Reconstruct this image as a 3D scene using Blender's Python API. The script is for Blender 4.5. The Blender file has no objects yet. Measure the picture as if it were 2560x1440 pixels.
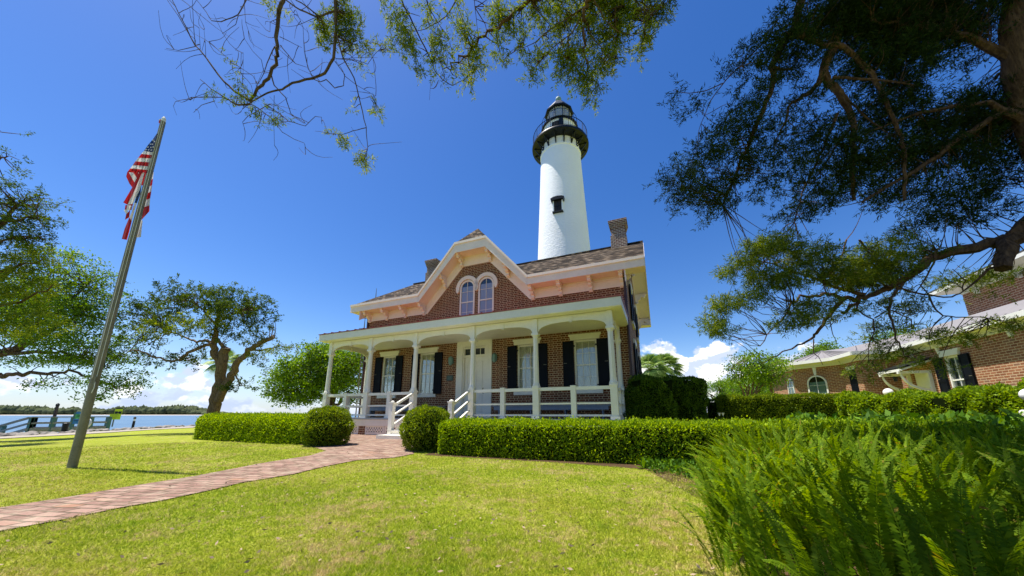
import bpy, math, random
import numpy as np
from mathutils import Vector, Matrix
random.seed(7); rng = np.random.default_rng(11)
S = bpy.context.scene
COL = S.collection
R = math.radians
# ------------------------------------------------------------------ camera
EYE = 0.8
FPX, CYP, PITCH, CXP = 836.0, 853.0, 0.2140, 1280.0
cam_d = bpy.data.cameras.new('camera'); cam = bpy.data.objects.new('camera', cam_d); COL.objects.link(cam)
cam.location = (0, 0, EYE); cam.rotation_euler = (math.pi/2 + PITCH, 0, 0)
cam_d.sensor_fit = 'HORIZONTAL'; cam_d.sensor_width = 36.0; cam_d.lens = 36.0*FPX/2560.0
cam_d.shift_y = (CYP-720.0)/2560.0
cam_d.clip_start = 0.05; cam_d.clip_end = 20000
S.camera = cam
# ------------------------------------------------------------------ light
SUN_EL, SUN_AZ = R(69), math.atan2(-0.975, 0.21)      # azimuth measured from +Y towards +X
sun_d = bpy.data.lights.new('sun', 'SUN'); sun_d.energy = 4.1; sun_d.angle = R(0.53); sun_d.color = (1.0, 0.95, 0.87)
sun = bpy.data.objects.new('sun', sun_d); COL.objects.link(sun)
sdir = Vector((math.sin(SUN_AZ)*math.cos(SUN_EL), math.cos(SUN_AZ)*math.cos(SUN_EL), math.sin(SUN_EL)))
sun.rotation_euler = sdir.to_track_quat('Z', 'Y').to_euler()
S.view_settings.view_transform = 'Standard'; S.view_settings.look = 'None'
S.view_settings.exposure = 1.08; S.view_settings.gamma = 1.0

# ------------------------------------------------------------------ node helper
class NT:
    def __init__(s, tree): s.t = tree; s.t.nodes.clear()
    def n(s, typ, **k):
        nd = s.t.nodes.new(typ)
        ins = k.pop('ins', None)
        for a, v in k.items(): setattr(nd, a, v)
        if ins:
            for i, v in ins.items():
                if isinstance(v, bpy.types.NodeSocket): s.t.links.new(v, nd.inputs[i])
                else: nd.inputs[i].default_value = v
        return nd
    def math(s, op, a, b=None, c=None, clamp=False):
        ins = {0: a}
        if b is not None: ins[1] = b
        if c is not None: ins[2] = c
        return s.n('ShaderNodeMath', operation=op, use_clamp=clamp, ins=ins).outputs[0]
    def mix(s, f, a, b, blend='MIX'):
        nd = s.n('ShaderNodeMix', data_type='RGBA', blend_type=blend)
        for i, v in ((0, f), (6, a), (7, b)):
            if isinstance(v, bpy.types.NodeSocket): s.t.links.new(v, nd.inputs[i])
            else: nd.inputs[i].default_value = v if i == 0 else (tuple(v)+(1,) if len(v) == 3 else v)
        return nd.outputs[2]
    def noise(s, vec, scale, detail=3, rough=0.55, out=0, dim=None):
        ins = {'Scale': scale, 'Detail': detail, 'Roughness': rough}
        if vec is not None: ins['Vector'] = vec
        return s.n('ShaderNodeTexNoise', ins=ins).outputs[out]
    def ramp(s, f, stops, interp='LINEAR'):
        nd = s.n('ShaderNodeValToRGB', ins={0: f}); cr = nd.color_ramp; cr.interpolation = interp
        while len(cr.elements) < len(stops): cr.elements.new(0.5)
        for e, (p, c) in zip(cr.elements, stops):
            e.position = p; e.color = tuple(c)+(1,) if len(c) == 3 else c
        return nd.outputs[0]
    def mr(s, v, a, b, c=0.0, d=1.0, interp='LINEAR'):
        return s.n('ShaderNodeMapRange', interpolation_type=interp, clamp=True, ins={0: v, 1: a, 2: b, 3: c, 4: d}).outputs[0]

# ------------------------------------------------------------------ world: Nishita sky with cumulus banks low over the horizon
W = bpy.data.worlds.new('World'); S.world = W; W.use_nodes = True
nt = NT(W.node_tree)
sky = nt.n('ShaderNodeTexSky', sky_type='NISHITA', sun_disc=False, sun_elevation=SUN_EL, sun_rotation=SUN_AZ % (2*math.pi),
           altitude=0, air_density=1.0, dust_density=0.35, ozone_density=2.2)
hs = nt.n('ShaderNodeHueSaturation', ins={'Hue': 0.512, 'Saturation': 1.35, 'Value': 0.62, 'Color': sky.outputs[0]})
tc = nt.n('ShaderNodeTexCoord').outputs['Generated']
sep = nt.n('ShaderNodeSeparateXYZ', ins={0: tc})
dx, dy, dz = sep.outputs[0], sep.outputs[1], sep.outputs[2]
az = nt.math('ARCTAN2', dx, dy)                       # 0 = ahead, + to the right
hor = nt.math('SQRT', nt.math('ADD', nt.math('MULTIPLY', dx, dx), nt.math('MULTIPLY', dy, dy)))
el = nt.math('ARCTAN2', dz, hor)
cv = nt.n('ShaderNodeCombineXYZ', ins={0: az, 1: nt.math('MULTIPLY', el, 1.35), 2: 0.0}).outputs[0]
n_big = nt.noise(cv, 7.0, 2, 0.5)
n_mid = nt.noise(cv, 21.0, 6, 0.6)
# how high the bank of cloud stands for each azimuth (radians of elevation)
def bump(c, w): return nt.mr(nt.math('ABSOLUTE', nt.math('SUBTRACT', az, c)), 0.0, w, 1.0, 0.0, 'SMOOTHSTEP')
CLOUD_BUMPS = [(0.40, 0.24, 0.205), (0.55, 0.26, 0.18), (0.70, 0.26, 0.15), (0.99, 0.05, 0.225), (0.85, 0.3, 0.06), (-0.78, 0.16, 0.125), (-1.0, 0.3, 0.075), (1.6, .6, .12)]
top = 0.03
for c, w, a in CLOUD_BUMPS: top = nt.math('MAXIMUM', top, nt.math('MULTIPLY', bump(c, w), a))
lift = nt.math('ADD', nt.math('MULTIPLY', nt.math('SUBTRACT', n_big, 0.5), 0.10), nt.math('MULTIPLY', nt.math('SUBTRACT', n_mid, 0.5), 0.11))
d = nt.math('SUBTRACT', nt.math('ADD', top, lift), el)
mask = nt.mr(d, 0.0, 0.012, 0.0, 1.0, 'SMOOTHSTEP')
n_hole = nt.noise(cv, 11.0, 5, 0.55)
leftness = nt.mr(az, -0.2, 0.2, 1.0, 0.0)
hole = nt.mr(nt.math('ADD', n_hole, nt.math('MULTIPLY', leftness, -0.10)), 0.38, 0.47, 0.0, 1.0, 'SMOOTHSTEP')
mask = nt.math('MULTIPLY', mask, hole)
mask = nt.math('MULTIPLY', mask, nt.mr(el, 0.0, 0.02, 0.55, 1.0))
# thickness shading: grey-blue low in the puffs
cv2 = nt.n('ShaderNodeVectorMath', operation='ADD', ins={0: cv, 1: (-0.012, 0.02, 0)}).outputs[0]
rel = nt.math('SUBTRACT', nt.noise(cv, 15.0, 5, 0.55), nt.noise(cv2, 15.0, 5, 0.55))
shade = nt.mr(rel, -0.06, 0.07, 0.0, 1.0, 'SMOOTHSTEP')
ccol = nt.mix(shade, (2.6, 3.0, 3.9), (5.2, 5.2, 5.2))
ccol = nt.mix(nt.math('MULTIPLY', leftness, nt.mr(el, 0.01, 0.06, 0.6, 0.0)), ccol, (2.0, 2.5, 3.7))
hz = nt.mr(el, 0.0, 0.22, 0.5, 0.0, 'SMOOTHSTEP')
base = nt.mix(hz, hs.outputs[0], (1.75, 2.35, 3.8))
skyc = nt.mix(mask, base, ccol)
bg = nt.n('ShaderNodeBackground', ins={0: skyc, 1: 0.13})
nt.n('ShaderNodeOutputWorld', ins={0: bg.outputs[0]})
S.cycles.max_bounces = 6; S.cycles.transparent_max_bounces = 8
S.cycles.diffuse_bounces = 4

# ------------------------------------------------------------------ materials
def material(name, build):
    m = bpy.data.materials.new(name); m.use_nodes = True
    t = NT(m.node_tree); build(t); return m
def finish(t, col, rough=0.6, bump=None, bstr=0.3, bdist=0.01, spec=0.5, metal=0.0, **kw):
    ins = {'Base Color': col if isinstance(col, bpy.types.NodeSocket) else tuple(col)+(1,), 'Roughness': rough, 'Specular IOR Level': spec, 'Metallic': metal}
    if bump is not None:
        b = t.n('ShaderNodeBump', ins={'Strength': bstr, 'Distance': bdist, 'Height': bump}); ins['Normal'] = b.outputs[0]
    ins.update(kw)
    p = t.n('ShaderNodeBsdfPrincipled', ins=ins)
    t.n('ShaderNodeOutputMaterial', ins={0: p.outputs[0]}); return p
def P(t): return t.n('ShaderNodeTexCoord').outputs['Object']
def paint(name, col, rough=0.45, var=0.12, scale=3.0, bstr=0.15, metal=0.0, spec=0.4):
    def b(t):
        p = P(t); n = t.noise(p, scale, 5, 0.65); n2 = t.noise(p, scale*11, 3, 0.6)
        f = t.math('ADD', t.math('MULTIPLY', n, .7), t.math('MULTIPLY', n2, .3))
        dark = tuple(c*(1-var*1.6) for c in col); lite = tuple(min(1, c*(1+var*.5)) for c in col)
        finish(t, t.mix(t.mr(f, .3, .7), dark, lite), rough, n2, bstr, 0.004, metal=metal, spec=spec)
    return material(name, b)
def brick_nodes(t, cols, mortar, course=0.083, period=0.33, head=0.112, mw=0.011, flemish=True, vec=None, flat=False):
    p = vec if vec is not None else P(t)
    sp = t.n('ShaderNodeSeparateXYZ', ins={0: p})
    if flat: u, v = sp.outputs[0], sp.outputs[1]
    else:
        g = t.n('ShaderNodeNewGeometry').outputs['True Normal']
        vt = t.n('ShaderNodeVectorTransform', vector_type='NORMAL', convert_from='WORLD', convert_to='OBJECT', ins={0: g}).outputs[0]
        sn = t.n('ShaderNodeSeparateXYZ', ins={0: vt})
        u = t.math('SUBTRACT', t.math('MULTIPLY', sn.outputs[0], sp.outputs[1]), t.math('MULTIPLY', sn.outputs[1], sp.outputs[0]))
        v = sp.outputs[2]
    wob = t.math('MULTIPLY', t.math('SUBTRACT', t.noise(p, 9.0, 2), .5), 0.006)
    v = t.math('ADD', v, wob)
    row = t.math('FLOOR', t.math('DIVIDE', v, course))
    fv = t.math('SUBTRACT', v, t.math('MULTIPLY', row, course))
    odd = t.math('FLOORED_MODULO', row, 2.0)
    uu = t.math('ADD', t.math('ADD', u, 100.0), t.math('MULTIPLY', odd, period*0.5 if not flemish else period*0.5))
    uu = t.math('ADD', uu, wob)
    cell = t.math('FLOOR', t.math('DIVIDE', uu, period))
    fu = t.math('SUBTRACT', uu, t.math('MULTIPLY', cell, period))
    m1 = t.mr(t.math('MINIMUM', fv, t.math('SUBTRACT', course, fv)), mw*.35, mw*.75, 1.0, 0.0)
    du = t.math('MINIMUM', fu, t.math('SUBTRACT', period, fu))
    if flemish:
        du = t.math('MINIMUM', du, t.math('ABSOLUTE', t.math('SUBTRACT', fu, period-head)))
        ish = t.math('GREATER_THAN', fu, period-head)
    else: ish = 0.0
    m2 = t.mr(du, mw*.35, mw*.75, 1.0, 0.0)
    mort = t.math('MAXIMUM', m1, m2)
    idv = t.n('ShaderNodeCombineXYZ', ins={0: t.math('ADD', cell, t.math('MULTIPLY', ish, 0.5)), 1: row, 2: 3.3}).outputs[0]
    wn = t.n('ShaderNodeTexWhiteNoise', ins={0: idv}).outputs[0]
    bc = t.ramp(wn, cols)
    bc = t.mix(t.math('MULTIPLY', ish, 0.25) if flemish else 0.0, bc, tuple(c*.45 for c in cols[0][1]))
    fine = t.noise(p, 60.0, 4, 0.7)
    bc = t.mix(t.mr(fine, .3, .75, 0.0, 0.35), bc, tuple(c*.55 for c in cols[0][1]))
    mc = t.mix(t.noise(p, 3.0, 4), tuple(c*.75 for c in mortar), mortar)
    stain = t.mr(t.noise(p, 0.9, 4, .6), .45, .75, 0.0, 0.35)
    c = t.mix(mort, bc, mc)
    c = t.mix(stain, c, tuple(x*.6 for x in cols[0][1]))
    h = t.math('SUBTRACT', t.math('MULTIPLY', fine, .25), mort)
    return c, h
BRK = [(0.0, (0.10, 0.028, 0.014)), (0.35, (0.165, 0.046, 0.02)), (0.7, (0.225, 0.07, 0.028)), (1.0, (0.13, 0.05, 0.026))]
def _b(t):
    c, h = brick_nodes(t, BRK, (0.58, 0.43, 0.26), mw=.018); finish(t, c, 0.85, h, 0.5, 0.008, spec=.2)
M_brick = material('house_brick', _b)
def _b(t):
    c, h = brick_nodes(t, [(0.0, (0.22, 0.082, 0.042)), (0.4, (0.30, 0.12, 0.06)), (0.75, (0.36, 0.155, 0.08)), (1.0, (0.22, 0.125, 0.085))], (0.66, 0.50, 0.33), mw=.015, period=0.215, flemish=False)
    finish(t, c, 0.85, h, 0.5, 0.008, spec=.2)
M_brick2 = material('museum_brick', _b)
def _b(t):
    c, h = brick_nodes(t, [(0.0, (0.13, 0.06, 0.04)), (0.5, (0.21, 0.10, 0.07)), (1.0, (0.12, 0.09, 0.075))], (0.6, 0.5, 0.4), mw=.02, period=0.215, flemish=False)
    finish(t, c, 0.9, h, 0.5, 0.008, spec=.2)
M_brick3 = material('chimney_brick', _b)
def _path(t):
    p = P(t)
    mp = t.n('ShaderNodeMapping', ins={0: p, 'Rotation': (0, 0, R(8))}).outputs[0]
    wv = t.n('ShaderNodeVectorMath', operation='ADD', ins={0: mp, 1: t.n('ShaderNodeVectorMath', operation='SCALE', ins={0: t.noise(p, 2.2, 3, out=1), 'Scale': 0.10}).outputs[0]}).outputs[0]
    c, h = brick_nodes(t, [(0.0, (0.20, 0.115, 0.085)), (0.3, (0.28, 0.165, 0.125)), (0.7, (0.34, 0.21, 0.16)), (0.93, (0.40, 0.26, 0.20)), (1.0, (0.34, 0.18, 0.11))], (0.13, 0.10, 0.06), course=0.115, period=0.23, mw=0.018, flemish=False, vec=wv, flat=True)
    dust = t.mr(t.noise(p, 4.0, 6, .7), .48, .7, 0, .75)
    c = t.mix(dust, c, (0.44, 0.35, 0.25))
    c = t.mix(t.mr(t.noise(p, 1.3, 5, .7), .52, .75, 0, .6), c, (0.16, 0.13, 0.085))
    finish(t, c, 0.9, h, 0.7, 0.012, spec=.15)
M_path = material('path_brick', _path)
M_white = paint('white_paint', (0.80, 0.765, 0.66), 0.5, 0.09, 1.3)
M_trim = paint('cream_trim', (0.84, 0.72, 0.605), 0.55, 0.09, 1.3)
M_white2 = paint('museum_trim', (0.76, 0.75, 0.70), 0.5, 0.05, 2.0)
M_shut = paint('shutter_blueblack', (0.004, 0.006, 0.011), 0.6, 0.3, spec=.12)
M_black = paint('black_iron', (0.005, 0.007, 0.008), 0.4, 0.3, spec=.3)
M_floor = paint('grey_floor', (0.22, 0.24, 0.28), 0.5, 0.15)
M_bench = paint('bench_grey', (0.26, 0.29, 0.33), 0.5, 0.12)
M_copper = paint('porch_metal', (0.34, 0.075, 0.055), 0.4, 0.2, metal=.2)
M_pipe = paint('downspout_brown', (0.055, 0.022, 0.018), 0.4, 0.2)
M_verd = paint('verdigris', (0.18, 0.30, 0.27), 0.6, 0.2)
M_bronze = paint('bronze_green', (0.05, 0.075, 0.055), 0.45, 0.2)
M_curt = paint('curtain', (0.62, 0.58, 0.47), 0.8, 0.08, 6.0)
M_dark = paint('painted_inside_dark', (0.02, 0.014, 0.010), 0.7, 0.2)  # near-black colour stands for the dark of unlit rooms and openings
M_metalroof = paint('metal_roof', (0.24, 0.225, 0.225), 0.6, 0.08, 1.0, metal=.0, spec=.2)
M_steel = paint('pole_metal', (0.25, 0.225, 0.15), 0.5, 0.3, 5.0, metal=.1)
M_bark = None
def _tower(t):
    p = P(t)
    n = t.noise(t.n('ShaderNodeMapping', ins={0: p, 'Scale': (1, 1, 3.4)}).outputs[0], 3.2, 4, 0.6)
    n2 = t.noise(p, .35, 4, 0.6)
    c = t.mix(t.mr(n2, .35, .75, 0, .5), (0.84, 0.84, 0.82), (0.74, 0.74, 0.70))
    finish(t, c, 0.6, n, 0.6, 0.05, spec=.2)
M_tower = material('tower_whitewash', _tower)
def _shingle(t):
    p = P(t); sp = t.n('ShaderNodeSeparateXYZ', ins={0: p})
    slope = t.math('MULTIPLY', sp.outputs[2], 1.9)
    row = t.math('FLOOR', t.math('DIVIDE', slope, 0.20))
    fv = t.math('FRACT', t.math('DIVIDE', slope, 0.20))
    u = t.math('ADD', t.math('ADD', sp.outputs[0], sp.outputs[1]), t.math('MULTIPLY', row, 0.377))
    uu = t.math('DIVIDE', u, 0.19); ci = t.math('FLOOR', uu); fu = t.math('FRACT', uu)
    idv = t.n('ShaderNodeCombineXYZ', ins={0: ci, 1: row, 2: 1.1}).outputs[0]
    wn = t.n('ShaderNodeTexWhiteNoise', ins={0: idv}).outputs[0]
    c = t.ramp(wn, [(0, (0.012, 0.009, 0.006)), (.45, (0.032, 0.024, 0.016)), (.8, (0.09, 0.066, 0.044)), (1, (0.20, 0.155, 0.11))])
    edge = t.math('MAXIMUM', t.mr(fv, .0, .16, 1, 0), t.mr(fu, .0, .12, .8, 0))
    c = t.mix(edge, c, (0.015, 0.011, 0.008))
    c = t.mix(t.mr(t.noise(p, .8, 4), .4, .8, 0, .4), c, (0.07, 0.06, 0.048))
    h = t.math('ADD', t.math('SUBTRACT', t.math('MULTIPLY', wn, .5), edge), t.math('MULTIPLY', fv, -.5))
    finish(t, c, 0.8, h, 0.9, 0.02, spec=.04)
M_shingle = material('wood_shingle', _shingle)
def _glass(t):
    finish(t, (0.03, 0.04, 0.05), 0.06, t.noise(P(t), 2.0, 2), .12, .02, spec=.8)
M_glassd = material('dark_glass', _glass)
def _glass2(t):     # pane with light curtain just behind it
    g = t.n('ShaderNodeBsdfGlossy', ins={0: (1, 1, 1, 1), 1: 0.04}).outputs[0]
    tr = t.n('ShaderNodeBsdfTransparent', ins={0: (.93, .95, .93, 1)}).outputs[0]
    fr = t.n('ShaderNodeFresnel', ins={0: 1.5}).outputs[0]
    mx = t.n('ShaderNodeMixShader', ins={0: t.math('ADD', t.math('MULTIPLY', fr, .8), .05), 1: tr, 2: g}).outputs[0]
    t.n('ShaderNodeOutputMaterial', ins={0: mx})
M_glass = material('clear_glass', _glass2)
def _globe(t): finish(t, (0.82, 0.80, 0.78), 0.25, spec=.5)
M_globe = material('milk_glass', _globe)

def leafmat(name, stops, trans=0.35, rough=0.5, patch=None, pscale=1.2, spec=0.3):
    def b(t):
        rnd = t.n('ShaderNodeNewGeometry').outputs['Random Per Island']
        c = t.ramp(rnd, stops)
        if patch:
            n = t.noise(P(t), pscale, 3, .55)
            c = t.mix(t.mr(n, .42, .62), c, t.mix(.75, c, patch))
        p = t.n('ShaderNodeBsdfPrincipled', ins={'Base Color': c, 'Roughness': rough, 'Specular IOR Level': spec})
        hsv = t.n('ShaderNodeHueSaturation', ins={'Hue': 0.485, 'Saturation': 1.15, 'Value': 1.5, 'Color': c})
        tr = t.n('ShaderNodeBsdfTranslucent', ins={0: hsv.outputs[0]})
        mx = t.n('ShaderNodeMixShader', ins={0: trans, 1: p.outputs[0], 2: tr.outputs[0]})
        t.n('ShaderNodeOutputMaterial', ins={0: mx.outputs[0]})
    return material(name, b)
M_hedge = leafmat('hedge_leaf', [(0, (0.075, 0.145, 0.006)), (.5, (0.21, 0.33, 0.010)), (1, (0.42, 0.54, 0.015))], .4, .5, spec=.15)
M_hedgeY = leafmat('yew_leaf', [(0, (0.08, 0.15, 0.010)), (.5, (0.18, 0.29, 0.013)), (1, (0.34, 0.45, 0.02))], .4, .5, spec=.15)
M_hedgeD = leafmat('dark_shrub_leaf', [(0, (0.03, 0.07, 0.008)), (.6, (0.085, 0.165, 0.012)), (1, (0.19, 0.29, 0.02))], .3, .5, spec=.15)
M_ball = leafmat('boxwood_leaf', [(0, (0.06, 0.11, 0.008)), (.5, (0.14, 0.215, 0.012)), (1, (0.31, 0.38, 0.02))], .35, .5, spec=.15)
M_oak = leafmat('oak_leaf', [(0, (0.06, 0.13, 0.010)), (.5, (0.14, 0.27, 0.014)), (1, (0.27, 0.42, 0.025))], .45, .5, patch=(0.07, 0.13, 0.02), pscale=.5)
M_cedar = leafmat('cedar_spray_shade_tone', [(0, (0.010, 0.022, 0.007)), (.6, (0.022, 0.045, 0.010)), (1, (0.055, 0.085, 0.015))], .2, .8, patch=(0.018, 0.03, 0.008), pscale=1.5, spec=.04)  # shade of the dense cedar crown is put into this dark leaf colour
M_cedarL = leafmat('cedar_spray_olive_lit_tone', [(0, (0.065, 0.11, 0.010)), (.6, (0.155, 0.21, 0.02)), (1, (0.32, 0.34, 0.05))], .4, .7, patch=(0.07, 0.12, 0.02), pscale=1.5, spec=.06)  # olive spray, with sunlit brightness put into the leaf colour
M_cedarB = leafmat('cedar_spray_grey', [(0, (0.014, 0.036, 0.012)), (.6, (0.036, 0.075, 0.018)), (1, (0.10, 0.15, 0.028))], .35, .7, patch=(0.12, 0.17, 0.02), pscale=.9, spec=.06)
M_fern = leafmat('fern_frond', [(0, (0.08, 0.16, 0.006)), (.6, (0.155, 0.26, 0.008)), (.96, (0.27, 0.37, 0.012)), (1, (0.34, 0.2, 0.05))], .45, .6, patch=(0.09, 0.15, 0.006), pscale=2.2, spec=.08)
M_palm = leafmat('palm_frond', [(0, (0.12, 0.22, 0.05)), (.6, (0.24, 0.36, 0.10)), (1, (0.42, 0.5, 0.2))], .2, .5, spec=.15)
M_ivy = leafmat('ground_leaf', [(0, (0.03, 0.08, 0.006)), (.6, (0.075, 0.17, 0.012)), (1, (0.16, 0.29, 0.02))], .3, .6, spec=.12)
def _grass(t):
    rnd = t.n('ShaderNodeNewGeometry').outputs['Random Per Island']; p = P(t)
    c = t.ramp(rnd, [(0, (0.20, 0.29, 0.012)), (.5, (0.34, 0.43, 0.02)), (.9, (0.47, 0.53, 0.035)), (1, (0.6, 0.5, 0.22))])
    n1 = t.noise(p, 1.15, 4, .6); n2 = t.noise(p, 5.5, 4, .65); n3 = t.noise(p, .45, 3, .5)
    n4 = t.noise(p, 21.0, 3, .6)
    f = t.math('ADD', t.math('ADD', t.math('MULTIPLY', n1, .36), t.math('MULTIPLY', n2, .32)), t.math('MULTIPLY', n4, .32))
    c = t.mix(t.mr(n3, .40, .62, 0, .55), c, (0.52, 0.49, 0.06))
    c = t.mix(t.mr(f, .50, .58, 0, .9), c, (0.66, 0.50, 0.24))
    c = t.mix(t.mr(f, .41, .47, .5, 0), c, (0.16, 0.30, 0.012))
    pr = t.n('ShaderNodeBsdfPrincipled', ins={'Base Color': c, 'Roughness': .7, 'Specular IOR Level': .1}); tr = t.n('ShaderNodeBsdfTranslucent', ins={0: c})
    t.n('ShaderNodeOutputMaterial', ins={0: t.n('ShaderNodeMixShader', ins={0: .35, 1: pr.outputs[0], 2: tr.outputs[0]}).outputs[0]})
M_grass = material('grass_blade_patchy', _grass)
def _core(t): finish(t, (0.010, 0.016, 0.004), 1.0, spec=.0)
M_core = material('foliage_core_shade', _core)  # near-black: shade deep between the leaves is put into the core colour
def _bark(c1, c2, sc=(9, 9, 1.3)):
    def b(t):
        p = P(t); mp = t.n('ShaderNodeMapping', ins={0: p, 'Scale': sc}).outputs[0]
        n = t.noise(mp, 3.0, 6, .65)
        finish(t, t.mix(t.mr(n, .35, .65), c1, c2), .9, n, .9, .03, spec=.1)
    return b
M_bark = material('bark', _bark((0.045, 0.03, 0.022), (0.16, 0.11, 0.08)))
M_barkC = material('cedar_bark', _bark((0.05, 0.028, 0.018), (0.15, 0.09, 0.055)))
M_barkG = material('grey_bark', _bark((0.08, 0.055, 0.038), (0.26, 0.18, 0.12)))
M_wood = material('weathered_wood', _bark((0.20, 0.185, 0.165), (0.38, 0.35, 0.31), (4, 4, 4)))
def _cut(t):
    finish(t, t.mix(t.noise(P(t), 7.0, 4), (0.24, 0.16, 0.1), (0.42, 0.31, 0.2)), .9)
M_cut = material('sawn_wood', _cut)
def _rock(t):
    p = P(t); n = t.noise(p, 3.0, 6, .6)
    finish(t, t.mix(n, (0.16, 0.14, 0.115), (0.33, 0.30, 0.26)), .9, n, .8, .05)
M_rock = material('rock', _rock)
def _conc(t):
    p = P(t); n = t.noise(p, 1.2, 6, .6)
    finish(t, t.mix(n, (0.27, 0.23, 0.175), (0.36, 0.31, 0.24)), .9, n, .2, .01)
M_conc = material('concrete', _conc)
def _lawn(t):
    p = P(t)
    n1 = t.noise(p, 1.1, 5, .6); n2 = t.noise(p, 6.0, 5, .65); n3 = t.noise(p, 45.0, 4, .7); n4 = t.noise(p, .22, 3, .5)
    g = t.ramp(n2, [(.25, (0.17, 0.22, 0.014)), (.5, (0.30, 0.35, 0.024)), (.75, (0.41, 0.43, 0.045))])
    dry = t.math('MULTIPLY', t.mr(n1, .47, .66), t.mr(n2, .45, .62))
    g = t.mix(t.math('MULTIPLY', dry, .8), g, (0.50, 0.38, 0.18))
    g = t.mix(t.mr(n4, .45, .7, 0, .45), g, (0.27, 0.27, 0.045))
    g = t.mix(t.mr(n3, .40, .7, 0, .35), g, (0.16, 0.18, 0.02))
    finish(t, g, .95, t.math('ADD', n3, t.math('MULTIPLY', n2, .7)), .9, .04, spec=.1)
M_lawn = material('lawn', _lawn)
def _dirt(t):
    p = P(t); n = t.noise(p, 5.0, 6, .65)
    finish(t, t.mix(n, (0.03, 0.02, 0.01), (0.12, 0.075, 0.04)), 1, n, .8, .03, spec=.05)
M_dirt = material('mulch', _dirt)
def _water(t):
    p = P(t); mp = t.n('ShaderNodeMapping', ins={0: p, 'Scale': (.35, .8, 1)}).outputs[0]
    n = t.noise(mp, 1.6, 5, .6)
    big = t.noise(t.n('ShaderNodeMapping', ins={0: p, 'Scale': (.004, .02, 1)}).outputs[0], 1.0, 4, .6)
    c = t.mix(t.mr(big, .35, .65), (0.055, 0.12, 0.19), (0.10, 0.18, 0.25))
    finish(t, c, .38, n, .8, .35, spec=.45)
M_water = material('water', _water)
def _sand(t): finish(t, (0.5, 0.45, 0.37), .9)
M_sand = material('beach_sand', _sand)
def _farw(t):
    p = P(t); n = t.noise(p, .09, 5, .6)
    finish(t, t.mix(t.mr(n, .35, .65), (0.045, 0.06, 0.035), (0.11, 0.13, 0.06)), 1, spec=.05)
M_far = material('distant_foliage', _farw)
def flat(name, col, rough=.6, **k): return paint(name, col, rough, .05, **k)
M_teal = flat('teal_post', (0.07, 0.16, 0.13)); M_yel = flat('sign_yellow', (0.80, 0.84, 0.012)); M_ink = flat('ink_black', (0.01, 0.01, 0.01))
M_blue = flat('sign_blue', (0.04, 0.2, 0.42)); M_grn = flat('sign_green', (0.08, 0.4, 0.12)); M_red = flat('flag_red', (0.45, 0.012, 0.015)); M_orng = flat('ring_white', (.7, .66, .6))

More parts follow.
